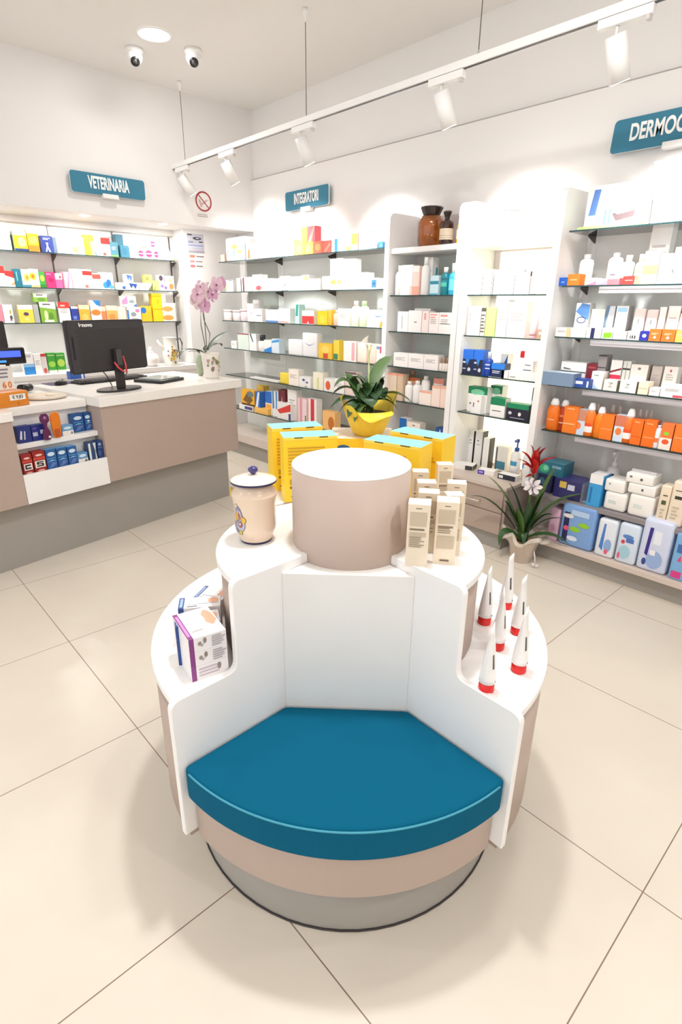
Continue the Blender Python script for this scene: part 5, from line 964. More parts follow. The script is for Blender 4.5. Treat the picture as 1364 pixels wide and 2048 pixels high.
row('y', 3.2, .4605, 'drawer unit top', 'goods on the drawer unit', [
 ('blue and white carton behind yellow cartons','box',798,812,836,{'ins':.1,'d':[band('#1f66b0',.45,1)]}),
 ('cream carton behind yellow cartons','box',813,839,845,{'ins':.1,'c':'#f0e4d8','d':[('r',.4,.9,.6,.93,'#6a5a50')]}),
 ('navy carton with white cross','box',869,889,856,{'ins':.1,'c':'#1f4f94','d':[('r',.4,.85,.5,.95,'#e8eef6')],'side':'#8a8a8c'}),
 ('tall white carton with black side','box',934,946,861,{'ins':.25,'side':'#2f2c2d','d':[('e',.5,.72,.1,.02,'#3a3636'),('r',.2,.62,.8,.64,'#a8a2a0')]}),
 ('tall white carton with black side','box',949,963.5,862,{'ins':.25,'side':'#2f2c2d','d':[('e',.4,.72,.1,.02,'#3a3636'),('r',.2,.6,.8,.62,'#b8b2b0')]}),
 ('tall slim white carton','box',965,977,876,{'ins':.20,'side':'#2f2c2d','d':[]}),
 ('white and teal pack','pack',988,1014,892,{'ins':.22,'c':'#e6e2d8','d':[band('#3f7f94',.05,.4),('r',0,.0,.14,1,'#5a5250')]}),
 ('tall white pump bottle with blue pump','pump',1017,1037,879,{'ins':.18,'cap':'#2249a0','d':[(-.7,.7,.3,.42,'#3f9ac0')]}),
 ('tall white pump bottle with blue pump','pump',1041,1061,884,{'ins':.18,'cap':'#2249a0','d':[(-.7,.7,.3,.42,'#3f9ac0')]}),
])
for (u, v, w, d, h, rz, c, side, ds, lab) in ((-2.225,3.255,.15,.10,.035,.3,'#f1ece8','#332f30',[('r',.62,.05,.99,.95,'#3a3637')],'flat white carton with black end lying on the drawer unit'),
        (-2.04,3.27,.115,.08,.03,.25,'#f1ece8','#f1ece8',[('r',0,0,.42,1,'#4a2fa0'),('r',.08,.3,.34,.7,'#b9a8ec')],'flat white carton with violet end lying on the drawer unit'),
        (-1.875,3.27,.13,.07,.035,.05,'#24273c','#e8e4e0',[('r',.06,.2,.3,.75,'#eceaf0')],'flat dark carton with white label lying by the red bromeliad')):
    P = Vector((u, v, .4605)); o = carton_mb(w, h, d, c, ds, '#f3efec', side).build('carton'); o.location = P+Vector((0,.01,0)); o.rotation_euler = (0,0,rz); tag(o, lab, 'box', 'goods on the drawer unit')
P = Vector((-2.345, 3.33, .4605)); t = thing('small_cup', 'tiny dusky red cup on the drawer unit beside white cartons', 'cup', P[:]); b = MB(); b.lathe([(.006,0),(.01,.012),(.02,.024),(.018,.022)], mat('#8a5a5e', .3), 18); b.build('cup_bowl', t)
# ---------------- right tower
US = ['%s shelf of the right tower' % s for s in ('highest','second','third','lowest')]
st = lambda s: [('r',.9,.0,.97,.9,'#5a5553')] if s else []
row('y', TY_, 1.645, US[0], 'goods in the right tower', [
 ('white carton','box',935,947,546,{'d':st(0)}), ('white carton with dark edge','box',948,966,541,{'d':st(1)}), ('white carton with dark edge','box',967,985,539,{'d':st(1)}), ('white carton','box',986,1011,548,{'d':[('r',0,0,.05,1,'#6a6563')]}), ('white carton','box',1012,1030,545,{'d':st(1)}), ('white carton','box',1031,1049,537,{'d':[('r',.9,.85,1,.95,'#4a4543')]}), ('slim white carton with black tip','box',1050,1063,543,{'d':[('r',.75,.0,.9,.8,'#8a8078'),('r',.7,.8,.95,1,'#3a3532')]})])
row('y', TY_, 1.39, US[1], 'goods in the right tower', [
 ('white carton','box',935,961,612,{'d':[('r',.15,.5,.18,.8,'#5a5553')]}), ('cream carton with dark lines','box',962,970,616,{'c':'#ece6d8','d':[('t',0,.1,1,.8,6,'#6a645c'),band('#55504a',.88,1)]}), ('lime green carton','box',971,991,615,{'c':'#cdea8a','d':[]}), ('tall white carton','box',993,1014,600,{}), ('tall white carton','box',1015,1052,603,{}), ('pale pink tube','tube',1056,1072,631,{'c':'#f4c6c8','cap':'#f0b0b4'}), ('small brown carton','box',1073,1086,659,{'c':'#c5a68c','d':[('e',.5,.6,.2,.2,'#f0e4da')]})])
BB = [band('#1f2440',0,.62),('p',[(.3,.62),(.7,.62),(.5,.35)],'#2b7fd8'),('r',.1,.45,.35,.52,'#cfd6ea'),('r',.1,.2,.4,.25,'#aab2cc'),('e',.7,.2,.15,.08,'#c8cede')]
row('y', TY_, 1.135, US[2], 'goods in the right tower', [
 ('blue carton with black lower half','box',924,946,699,{'c':'#2a72dc','d':BB}), ('blue carton with black lower half','box',946.5,966,700,{'c':'#2a72dc','d':BB}),
 ('blue bottle with pale cap','bottle',967,981,704,{'c':'#2348a8','cap':'#d8e8f2','d':[(-.8,.8,.45,.5,'#dfe6f4'),(-.8,.8,.3,.34,'#dfe6f4')],'cf':.28}),
 ('low blue and black carton','box',982,1009,727,{'c':'#1f2a52','d':[band('#2a80e0',.58,1),('t',.1,.25,.8,.5,2,'#cfd6ea')]}), ('white carton with blue corner','box',1000,1014,708,{'ins':.1,'d':[('p',[(.3,.4),(1,1),(1,.2)],'#2a66b8')]}),
 ('white bottle with bright red cap','bottle',1031,1046,702,{'cap':'#e01f2c','cf':.24,'ins':.05}), ('low white carton','box',1003,1016,741,{'d':[]}), ('white carton with grey lines','box',1046,1070,720,{'ins':.06,'d':[('r',.1,.7,.6,.76,'#8a8480'),('r',.0,.45,.7,.5,'#4a4543'),('r',.8,.3,1,.95,'#c8baa8')]}), ('low wide white carton','box',1017,1072,746,{'d':[('r',.05,.2,.25,.4,'#b8b2ae')]})])
GD = [band('#128055',.72,1),('e',.5,.8,.35,.12,'#7fc8a0'),('r',.1,.3,.6,.36,'#8a8480')]
row('y', TY_, .876, US[3], 'goods in the right tower', [
 ('tall white carton with green lid','box',935,974,774,{'ins':.06,'d':GD,'top':'#1a8a5e'}), ('small white carton in front','box',942,962,791,{'d':[('r',.2,.35,.3,.6,'#6a4a4e'),('e',.7,.7,.1,.05,'#b07a70')]}), ('white carton with green lid','box',979,1003,771,{'ins':.12,'d':GD,'top':'#1a8a5e'}),
 ('low white carton with green lid','box',980,1010,796,{'d':[band('#128055',.62,1),('r',.15,.3,.75,.34,'#55504f')],'top':'#1a8a5e'}), ('low navy carton with green lid','box',1012,1057,808,{'c':'#221f33','top':'#1a8a5e','d':[band('#14875a',.7,1),('e',.18,.4,.08,.1,'#d8d6e0'),('e',.62,.38,.07,.12,'#f0eef4'),('r',.2,.1,.85,.14,'#b8b6c6')]}), ('narrow carton with green lid','box',1062,1070,775,{'ins':.1,'c':'#e6dcd6','d':[band('#0f6a48',.6,1)]})])
# jars on top of the towers
def apoth(u0, u1, vt, z, y, label, body, stop, ds=(), kind='stopper'):
    c = at_y((u0+u1)/2, vt, y); h = c.z-z; w = at_y(u1, vt+40, y).x-at_y(u0, vt+40, y).x; r = w/2; x = at_y((u0+u1)/2, vt+50, y).x
    t = thing('apothecary_bottle' if kind == 'stopper' else 'apothecary_jar', label, 'bottle' if kind == 'stopper' else 'jar', (x, y+r, z)); b = MB()
    if kind == 'stopper':
        b.lathe([(r*.9,0),(r,.006),(r,h*.60),(r*.93,h*.68),(r*ds['neck'],h*.72),(r*ds['neck'],h*.76)], mat(body, .08, coat=.6, var=.06, trans=.85), 32)
        if ds.get('label'):
            q = ds['label']; b.lathe([(r*1.006,h*q[0]),(r*1.006,h*q[1])], mat('#e6d5bd',.6), 32, cap0=False, cap1=False); b.lathe([(r*1.008,h*(q[0]+.05)),(r*1.008,h*(q[0]+.06))], mat('#8a7a62',.6), 32, cap0=False, cap1=False); b.lathe([(r*1.008,h*(q[0]+.11)),(r*1.008,h*(q[0]+.12))], mat('#8a7a62',.6), 32, cap0=False, cap1=False)
        b.build('bottle_body', t); k = MB(); n = r*ds['neck']; k.lathe([(n*.8,h*.7605),(n*.85,h*.8),(n*ds['flare'],h*.95),(n*ds['flare']*.97,h*.98),(n*ds['flare']*.6,h)], mat(stop, .12, coat=.5), 12 if ds['neck'] > .6 else 24, smooth=False); k.build('stopper', t)
    elif kind == 'pump':
        b.lathe([(r*.9,0),(r,.006),(r,h*.62),(r*.8,h*.70),(r*.4,h*.74)], mat(body,.1,coat=.5),24); b.lathe([(r*1.01,h*.18),(r*1.01,h*.5)], mat('#ecdcae',.5),24,cap0=False,cap1=False); b.build('jar_body', t); k = MB(); k.lathe([(r*.42,h*.7405),(r*.42,h*.82),(r*.15,h*.84),(r*.15,h*.93),(r*.4,h*.94),(r*.35,h)], mat(stop,.3),16); k.box(-r*.9,-.006,h*.93,0,.006,h*.97,mat(stop,.3)); k.build('pump', t)
    else:
        b.lathe([(r*.8,0),(r*.84,h*.04),(r*.8,h*.35),(r*.86,h*.68),(r*.82,h*.72)], mat(body,.25,coat=.3),32); b.build('jar_body', t)
        k = MB(); k.lathe([(r*.9,h*.7205),(r*1.0,h*.75),(r*.95,h*.80),(r*.5,h*.87),(r*.18,h*.90),(r*.2,h*.97),(r*.05,h)], mat(stop,.25,coat=.3),32); k.build('lid', t)
ZT = 1.9602
apoth(825,865,410,ZT,3.30,'large amber glass bottle with faceted dark stopper on the left tower','#b8661c','#2c1a18',{'neck':.78,'flare':1.15})
apoth(873,895,420,ZT,3.30,'smaller amber bottle with cream label and dark stopper','#5a2a14','#2a1614',{'neck':.40,'flare':1.55,'label':(.16,.48)})
apoth(908,924,430,ZT,3.30,'amber pump bottle half hidden by the tower side panel','#d8951c','#1f1b1b',kind='pump')
apoth(988,1027,398,ZT,3.30,'taller white ceramic jar on the right tower top shelf','#f2efec','#f2efec',kind='jar')
apoth(1069,1098,402,ZT,3.30,'slimmer white ceramic jar with knob lid on the right tower','#f2efec','#f2efec',kind='jar')
# ---------------- right-hand bay
RB = [s+' shelf of the right-hand bay' for s in ORD]
# display cards on the top shelf
P = at_y(1226, 450, 3.36); w = at_y(1283,420,3.36).x-at_y(1172,420,3.36).x; h = at_y(1226,368,3.36).z-1.9752
o = carton_mb(w, h, .03, '#f7f5f4', [('p',[(.06,.35),(.12,.92),(.24,.92),(.19,.35)],'#5f86cc'),('p',[(.08,.22),(.18,.22),(.19,.35),(.06,.35)],'#b9cdf0'),('t',.3,.78,.55,.86,2,'#cfcad0'),('r',.36,.1,.39,.45,'#6a8fcc'),('r',.44,.1,.47,.45,'#6a8fcc'),('p',[(.53,.5),(.9,.55),(.9,.7),(.55,.66)],'#ddd6e6'),('p',[(.5,.35),(.9,.42),(.88,.25),(.58,.18)],'#6d5a60'),('p',[(.52,.38),(.6,.44),(.88,.47),(.88,.38),(.6,.32)],'#f8f6f6'),('r',.0,.0,.75,.04,'#bfe88a')]).build('display_card'); o.location = ((at_y(1172,420,3.36).x+at_y(1283,420,3.36).x)/2, 3.36, 1.9755); tag(o, 'white display card with blue tube and device pictures on the top right shelf', 'display card')
x0 = at_y(1292,420,3.34).x; h = at_y(1340,318,3.34).z-1.9752; o = carton_mb(.55, h, .05, '#f8f7f7', [('p',[(.10,.60),(.30,.75),(.40,.75),(.40,.58),(.24,.52)],'#9cd6f0'),('r',0,.93,.14,.97,'#9cc4e6'),('e',.2,.96,.03,.02,'#f0a8a0'),('t',.02,.36,.45,.42,1,'#cfd6e6')]).build('display_card'); o.location = (x0+.275, 3.34, 1.9755); tag(o, 'large white header card with light blue arrow at the right edge', 'display card')
b = MB(); b.prism([(-.035,0),(.035,0),(.03,.12),(.004,.22),(-.01,.22)], (0,0,0), (1,0,0), (0,0,1), (0,.01,0), mat('#d5d0d2',.5)); o = b.build('display_fin'); o.location = (at_y(1289,430,3.31).x-.01, 3.31, 1.9755); tag(o, 'grey pointed cardboard fin between the two white display cards', 'display card')
b = MB(); b.box(-.17,0,0,.17,.05,.014,mat('#b4e07c',.4)); o = b.build('leaflet_tray'); o.location = (at_y(1215,455,3.28).x, 3.285, 1.9755); tag(o, 'flat lime green leaflet tray below the white display card', 'tray')
row('y', FY, 1.69, RB[1], 'goods on the '+RB[1], [
 ('small blue carton','box',1118,1134,555,{'c':'#1f62c8','d':[('r',.3,.35,.7,.5,'#8fb4ec')]}), ('orange carton','box',1135,1159,548,{'c':'#f47a24','d':[('r',.2,.45,.8,.55,'#f8b07a')]}),
 ('white bottle with dark swoosh','bottle',1153,1180,508,{'ins':.10,'cf':.14,'d':[(-.2,.5,.3,.34,'#6a6a78')]}), ('low white and pink carton','box',1170,1193,556,{'d':[('p',[(.1,.02),(1,.02),(1,.6)],'#ee7f9c')]}), ('low white and pink carton','box',1194,1214,558,{'d':[('p',[(0,.02),(1,.02),(1,.7)],'#f090aa')]}),
 ('broad white bottle','bottle',1210,1239,505,{'ins':.10,'cf':.12,'d':[(-.2,.5,.3,.36,'#6a6a78')]}), ('coral pink carton','box',1215,1239,556,{'c':'#f2737c','d':[band('#f8d8d4',.85,1)]}), ('white bottle with narrow cap','bottle',1238,1263,510,{'ins':.09,'cf':.2}), ('red carton','box',1245,1269,552,{'c':'#e83a34','side':'#f3e6e2','d':[('t',.2,.4,.9,.6,1,'#f4a8a0')]}),
 ('lime green bottle with white cap','bottle',1266,1287,508,{'ins':.07,'c':'#d2f0a0','cap':'#f4f4ee','cf':.25,'d':[(-.5,.5,.4,.5,'#b4dc84')]}), ('white and tan carton','box',1286,1316,502,{'ins':.04,'d':[('r',0,0,1,.28,'#e2b98a'),('r',0,.3,1,.58,'#d8a86c'),('p',[(.4,.85),(.55,.68),(.7,.85),(.55,.74)],'#8a8a8c')]}), ('very tall white carton','box',1295,1336,452,{'ins':.14}), ('white carton with pink stripes','box',1318,1343,507,{'ins':.05,'d':[('r',0,.5,1,.55,'#f4b4bc'),('r',0,.1,1,.16,'#f4a4b0')]}), ('white carton with grey lines','box',1345,1372,494,{'ins':.04,'d':[('p',[(0,.35),(.3,.25),(.05,.45)],'#6a6a70'),TXT]})])
row('y', FY, 1.41, RB[2], 'goods on the '+RB[2], [
 ('low white carton with peach end','box',1111,1140,655,{'d':[('r',.75,0,1,1,'#f8c68e'),TXT]}), ('low cream carton','box',1141,1171,658,{'c':'#f6f2e8','d':[]}), ('low white carton with navy stripe','box',1173,1202,656,{'d':[('r',.28,0,.55,1,'#262a5c')]}), ('low white carton with lime patch','box',1204,1225,656,{'d':[('p',[(.15,.05),(.95,.1),(.95,.6),(.15,.55)],'#85cf2a')]}), ('low plain white carton','box',1226,1253,663,{}), ('low white carton with barcode','box',1255,1279,662,{'d':[('r',.2,.15,.3,.5,'#55504f'),('r',.36,.15,.5,.5,'#55504f'),('r',.56,.15,.7,.5,'#55504f')]}), ('cobalt blue carton with white leaf','box',1280,1297,662,{'c':'#262c9c','d':[('e',.5,.5,.25,.2,'#e8ecf6')]}), ('orange carton with pale print','box',1298,1322,658,{'c':'#f07228','d':[('t',.2,.5,.8,.7,2,'#f8c8a0'),('e',.5,.3,.12,.12,'#fadcc0')]}), ('orange carton with pale print','box',1323,1350,659,{'c':'#f07228','d':[('t',.2,.5,.8,.7,2,'#f8c8a0'),('e',.5,.3,.12,.12,'#fadcc0')]}), ('yellow carton','box',1351,1372,661,{'c':'#f8cc5c'}),
 ('white carton with blue faceted top','box',1149,1176,606,{'ins':.09,'d':[('p',[(0,.75),(.4,1),(1,.95),(1,.5),(.5,.6)],'#5f8fd0'),('e',.5,.5,.35,.1,'#3a4a7c'),('e',.5,.5,.28,.07,'#f4f2f4'),band('#dce2f2',.1,.35)]}), ('pale green white carton','box',1180,1208,618,{'ins':.09,'c':'#e9ece6','d':[('r',.97,0,1,1,'#3a4a5c')]}), ('dark blue edged carton','box',1209,1226,612,{'ins':.09,'c':'#d5d8dc','d':[('p',[(0,1),(.4,1),(.2,.5),(.3,0),(0,0)],'#5f7f9c')]}), ('white carton with sky blue label','box',1229,1253,612,{'ins':.09,'side':'#b8b4b6','d':[('r',.1,.82,.9,.95,'#a6d4f2'),band('#f6e0d8',0,.1)]}), ('beige rounded pack','pack',1264,1287,617,{'ins':.09,'c':'#e8dcd6','d':[('e',.5,.6,.1,.1,'#8a8482')]}), ('beige rounded pack','pack',1289,1312,619,{'ins':.09,'c':'#e6dad4','d':[('e',.5,.6,.1,.1,'#8a8482')]}), ('white carton with thin dark edge','box',1315,1330,614,{'ins':.09,'d':[('r',.9,0,1,1,'#5a5553')]}), ('white carton with small print','box',1332,1356,612,{'ins':.09,'d':[TXT,('r',.2,.25,.8,.28,'#a8a29e')]}), ('white carton with violet top','box',1358,1374,608,{'ins':.09,'d':[band('#5a3fa0',.75,.92),band('#f0d83a',.92,1)]})])
row('y', FY, 1.13, RB[3], 'goods on the '+RB[3], [
 ('long slate blue carton jutting past the panel','box',1079,1147,745,{'c':'#7c93ae','dp':.10,'d':[],'top':'#c8d6e4','ins':-.03,'label':'long slate blue carton jutting out, leftmost on fourth shelf of the right-hand bay'}), ('small navy carton with white label','box',1148,1180,758,{'c':'#2a4fa0','ins':.0,'d':[('r',.08,.4,.55,.75,'#eef0f6'),('r',.8,.1,.92,.8,'#e0e4f0')]}), ('white carton with black band','box',1120,1171,724,{'ins':.09,'d':[('r',0,.55,1,.6,'#4a4545'),('p',[(.1,.75),(.4,.7),(.4,.66),(.12,.68)],'#6a6563'),('p',[(.6,.4),(.72,.6),(.7,.4)],'#3a3636')]}), ('dark red carton','box',1172,1191,727,{'ins':.09,'c':'#8c2230','d':[('r',.1,.8,.9,.86,'#b85a60')]}), ('grey and black carton','box',1193,1210,710,{'ins':.1,'c':'#a49c9c','d':[('r',0,0,1,.45,'#4a4042'),('r',0,.6,1,.64,'#5a5254'),('r',0,.96,1,1,'#4a4444')]}), ('white carton with blue corner','box',1182,1206,743,{'ins':.04,'d':[('p',[(0,0),(.7,0),(0,.35)],'#b8d4ec'),('r',.2,.75,.6,.8,'#8a8482')]}), ('white carton with crimson lower half','box',1219,1241,720,{'ins':.09,'d':[band('#d02848',0,.5),('p',[(0,.62),(1,.75),(1,.68),(0,.55)],'#8a2a34')]}), ('cream carton with dark Z mark','box',1207,1234,760,{'c':'#f2ecdd','side':'#b9b48c','d':[('p',[(.35,.75),(.7,.75),(.45,.5),(.4,.5),(.58,.7),(.35,.7)],'#5a5652'),('r',.35,.35,.65,.39,'#4a4644')]}), ('pale carton with dark tie','box',1243,1258,722,{'ins':.09,'c':'#dfe0d8','d':[('r',.0,.7,1,.76,'#2f2c2d'),('r',.45,0,.5,.95,'#55504f')]}), ('white carton with green Z mark','box',1239,1273,762,{'c':'#f0ece6','side':'#7a6a66','d':[('p',[(.35,.75),(.6,.75),(.42,.52),(.38,.52),(.5,.7),(.35,.7)],'#5f7a5a'),('r',.3,.4,.6,.43,'#4a4644')]}), ('beige carton with pale label','box',1258,1293,729,{'ins':.09,'c':'#efe6df','side':'#b8aaa2','d':[('e',.5,.85,.1,.05,'#8a8480'),('r',.1,.2,.9,.6,'#f7f1ee')]}), ('small orange cream carton','box',1276,1297,764,{'c':'#f6e2c4','d':[('r',0,.45,1,.48,'#a8906c')]}), ('low white carton','box',1298,1319,776,{}), ('grey beige carton behind','box',1300,1321,732,{'ins':.12,'c':'#cfc4be'}), ('beige carton with small emblem','box',1324,1352,733,{'ins':.09,'c':'#ece2da','d':[('e',.5,.85,.08,.05,'#b0504c'),('t',.2,.5,.8,.75,3,'#b8aea8')]}), ('wide white carton with red corner','box',1321,1374,770,{'d':[('p',[(.5,.02),(1,.02),(1,.2),(.5,.2)],'#d8505c'),TXT]})])
OB = [(-.9,.9,.12,.30,'#f4efe8'),(-.6,.6,.30,.40,'#e8502a')]
row('y', FY, .85, RB[4], 'goods on the '+RB[4], [
 ('orange bottle with white cap','spray',1090,1116,797,{'c':'#f0761c','d':[(-.7,.5,.32,.35,'#f8b888')],'cf':.22}), ('dark orange bottle with white cap','spray',1112,1135,800,{'c':'#b8401c','ins':.04,'d':[(-.8,.8,.45,.52,'#f08a5a'),(-.8,.8,.25,.28,'#f4d8c4')],'cf':.22}), ('orange carton with pale stripe','box',1126,1155,813,{'c':'#f07c20','side':'#d8601a','d':[('r',.05,.33,.85,.37,'#f8c490'),('t',.2,.88,.8,.95,1,'#f8c490')]}), ('white carton with orange disc','box',1150,1170,818,{'ins':.02,'c':'#cfe0ee','d':[band('#c98a72',.55,1),('e',.35,.35,.3,.14,'#f4803a')]}), ('white and orange bottle','spray',1165,1188,806,{'c':'#f07a2a','d':OB,'cf':.24}), ('bright orange bottle','spray',1185,1208,814,{'c':'#f5851a','d':[],'cf':.24}), ('orange carton','box',1200,1226,829,{'c':'#f07a22','side':'#d8621c','d':[('r',.1,.4,.9,.44,'#f8a458')]}), ('white carton with orange disc','box',1228,1249,830,{'ins':.02,'c':'#d3e2ee','d':[band('#d0785c',.58,1),('e',.45,.38,.3,.14,'#f4803a')]}), ('white and orange bottle','spray',1242,1267,818,{'c':'#f07428','d':OB,'cf':.26}), ('orange carton','box',1262,1284,839,{'c':'#ee701e','d':[('r',.1,.3,.9,.34,'#d85a14'),('t',.2,.86,.8,.94,1,'#f8b888')]}), ('orange carton','box',1285,1311,840,{'c':'#ee701e','side':'#c8561a','d':[('r',.1,.32,.9,.36,'#f8a060'),('t',.2,.82,.8,.9,1,'#f8b888')]}), ('slim white bottle','bottle',1304,1321,851,{'c':'#eef0f2','cf':.1,'d':[(-.6,.6,.25,.45,'#f0783c')]}), ('orange carton with lime circle','box',1320,1345,847,{'c':'#f0783a','side':'#b84a20','d':[('e',.45,.62,.22,.07,'#86d43a'),band('#f2e6dc',0,.45),('e',.5,.3,.3,.1,'#e85a34')]}), ('orange carton at the photo edge','box',1346,1372,850,{'c':'#f07a2c','d':[('r',.1,.5,.9,.54,'#f8a870')]}),
 ('back row pink-capped bottle','spray',1133,1148,806,{'ins':.13,'c':'#d8661e','cap':'#f2e4dc','cf':.3}), ('back row pink-capped bottle','spray',1185,1197,806,{'ins':.13,'c':'#d8661e','cap':'#efdcd0','cf':.3}), ('back row pink-capped bottle','spray',1213,1227,809,{'ins':.13,'c':'#d8661e','cap':'#efe0d6','cf':.3}), ('back row pink-capped bottle','spray',1229,1240,812,{'ins':.15,'c':'#d8661e','cap':'#efdcd0','cf':.3}), ('back row pink-capped bottle','spray',1269,1280,818,{'ins':.13,'c':'#d8661e','cap':'#f2e4dc','cf':.3}), ('back row pink-capped bottle','spray',1282,1291,819,{'ins':.14,'c':'#d8661e','cap':'#efdcd0','cf':.3}), ('back row pink-capped bottle','spray',1292,1301,820,{'ins':.15,'c':'#d8661e','cap':'#efdcd0','cf':.3})], .06)
RL = 'grey low shelf board'
row('y', 3.26, .4403, RL, 'goods on the low shelf board', [
 ('flat purple blue carton with gold label','box',1106,1164,961,{'c':'#2f2c66','dp':.16,'top':'#3c3a78','side':'#c8c0c8','d':[('r',.2,.55,.45,.9,'#d8b85a'),('r',.5,.5,.75,.8,'#cfd0e2')]}), ('dark blue carton beneath the teal one','box',1074,1104,948,{'c':'#1f2350','dp':.16,'ins':.04,'d':[('e',.3,.6,.2,.2,'#3a6a8a')]}), ('teal carton with green swirls','box',1076,1128,925,{'on':-1,'c':'#2b6f82','dp':.14,'top':'#3f8296','d':[('e',.25,.45,.2,.35,'#3fae7a'),('e',.3,.5,.1,.2,'#7fd0b0'),('r',.55,.6,.9,.8,'#7fa8c0')],'ins':.04}),
 ('white and sky blue carton','box',1176,1203,949,{'c':'#3a9cd8','ins':.0,'dp':.11,'top':'#f2eeee','d':[band('#f2efee',.72,1),('r',.15,.1,.3,.6,'#2070b0')]}), ('white baby lotion bottle with navy label','pump',1206,1234,902,{'ins':.18,'d':[(-.6,.5,.42,.56,'#3a3f66')]}),
 ('flat white wipes pack','pack',1206,1252,985,{'dp':.13,'c':'#f5f1ec','d':[('t',.1,.3,.8,.6,2,'#b8d4cc')]}), ('flat white wipes pack','pack',1254,1308,990,{'dp':.13,'c':'#f5f1ec','d':[('t',.1,.3,.8,.6,2,'#c8e0d8')]}), ('white wipes pack stacked','pack',1208,1250,960,{'on':-2,'dp':.13,'c':'#f4f0ea','d':[('e',.2,.7,.05,.12,'#8a8a86')]}), ('white wipes pack stacked','pack',1254,1312,970,{'on':-2,'dp':.13,'c':'#f4f0ea','d':[('e',.55,.5,.05,.2,'#5a5a58')]}), ('white wipes pack topmost of stack','pack',1250,1308,949,{'on':-1,'dp':.13,'c':'#f6f2ec','top':'#d8d4d8','d':[('e',.15,.7,.06,.15,'#6a6a66'),('e',.6,.5,.06,.2,'#5a5a58')]}),
 ('cream pouch with dark label','pack',1315,1337,970,{'c':'#ecdcc4','d':[('r',.2,.5,.85,.62,'#4f5a3a'),('r',.25,.75,.9,.78,'#4a4640'),('t',.25,.1,.9,.4,3,'#cdb89a')]}), ('cream pouch with dark label','pack',1337.5,1372,962,{'c':'#efe0ca','d':[('r',.15,.62,.8,.7,'#3f3c38'),('r',.1,.82,.9,.84,'#5a564e'),('t',.1,.1,.8,.45,4,'#cfbb9e')]})], .09)
RF = 'bottom board'
row('y', 3.225, .1503, RF, 'hygiene packs on the bottom board', [
 ('pink lilac pack behind the bromeliad','pack',1096,1117,1016,{'c':'#cfa8bc','dp':.13,'d':[('e',.5,.4,.3,.12,'#b88aa8')]}), ('blue pack with lime green ovals','pack',1118,1190,1010,{'c':'#7fa6dc','dp':.14,'top':'#9cc0e8','d':[('r',0,.0,.2,.85,'#1c1f52'),('e',.15,.75,.2,.06,'#e6e2de'),('e',.12,.4,.1,.07,'#e8507a'),('e',.45,.42,.2,.07,'#95cc2a'),('e',.75,.58,.2,.07,'#95cc2a'),('e',.4,.15,.2,.07,'#dfe6f2'),('r',.25,.8,.9,.95,'#b8d0ee')]}), ('white pack with blue edge','pack',1191,1231,1038,{'c':'#e6ebf4','dp':.13,'d':[('p',[(.1,.2),(.25,.95),(.4,.95),(.4,.1)],'#4a7fcc'),('e',.75,.3,.3,.2,'#8fb0dc'),('e',.7,.1,.15,.08,'#e8607a')]}), ('pale blue pack with red crescent','pack',1232,1276,1047,{'c':'#d8e4f2','dp':.13,'d':[('e',.5,.72,.4,.06,'#5a86c4'),('r',.4,.55,.95,.68,'#4f74ba'),('e',.2,.55,.14,.06,'#d8404a'),('e',.4,.25,.4,.2,'#a8d0e0'),('e',.05,.12,.1,.1,'#e8607a')]}), ('lilac white pack with violet panel','pack',1277,1342,1039,{'c':'#d5dcf2','dp':.14,'d':[('p',[(.1,.3),(.15,.9),(.32,.9),(.25,.25)],'#3a2a86'),('r',.4,.55,.75,.85,'#eef0f8'),('e',.6,.2,.38,.2,'#9cb4e0'),('e',.15,.12,.1,.08,'#2f4a8c'),('r',.35,.3,.6,.42,'#f2f2f6')]}), ('blue pack with magenta base','pack',1343,1376,1066,{'c':'#7fb4e2','dp':.13,'d':[band('#d8408a',0,.16),('r',.1,.6,.9,.8,'#3f6fb0'),('p',[(.3,.4),(.6,.55),(.7,.4)],'#e04a70')]}), ('violet topped pack behind','pack',1228,1284,1030,{'ins':.17,'c':'#dcd3ee','dp':.12,'d':[band('#5a3a96',.55,.85)]})], .13)
# ================================================================== RED BROMELIAD ON THE FLOOR
BP = at_z(1040, 1128, 0)+Vector((0, .0, 0)); bn = Vector((-BP.x, -BP.y, 0)).normalized(); bs = Vector((-bn.y, bn.x, 0)); BP = BP-bn*.07
t = thing('potted_bromeliad', 'red flowering bromeliad in pale translucent wrapping on the floor', 'plant', BP[:], math.atan2(bs.y, bs.x))
def bl(u, v, df=0.0): q = at_plane(u, v, BP+bn*df, bn)-BP; return Vector((q.dot(bs), -df, q.z))
b = MB(); b.lathe([(.058,.002),(.072,.11),(.078,.14),(.068,.138),(.066,.12)], mat('#b98f72',.6), 28); b.build('pot', t)
b = MB(); b.lathe([(.01,.118),(.064,.122)], mat('#3a2c22',.9), 20, cap0=False, cap1=False); b.build('soil', t)
WR = mat('#f6ecdd', .3, alpha=.5, var=.06, scale=20)
n = 48; b = MB(); rs = []
for i, (r, z, wv) in enumerate(((.064,.0,.03),(.076,.05,.05),(.084,.10,.06),(.095,.14,.08),(.115,.18,.12),(.135,.195,.16),(.14,.17,.2))): rs += [((r*(1+wv*math.sin(7*a+i*.3)))*math.cos(a), (r*(1+wv*math.sin(7*a+i*.3)))*math.sin(a), z+(.025*math.sin(5*a) if i > 3 else 0)) for a in [2*PI*k/n for k in range(n)]]
b.add(rs, [(i*n+k, i*n+(k+1) % n, (i+1)*n+(k+1) % n, (i+1)*n+k) for i in range(6) for k in range(n)], WR, True); b.build('wrapping', t)
BG = [mat('#385a2e',.35,var=.12,scale=14), mat('#4c6e30',.35,var=.12,scale=14), mat('#2c4a28',.35,var=.1,scale=14)]
random.seed(11)
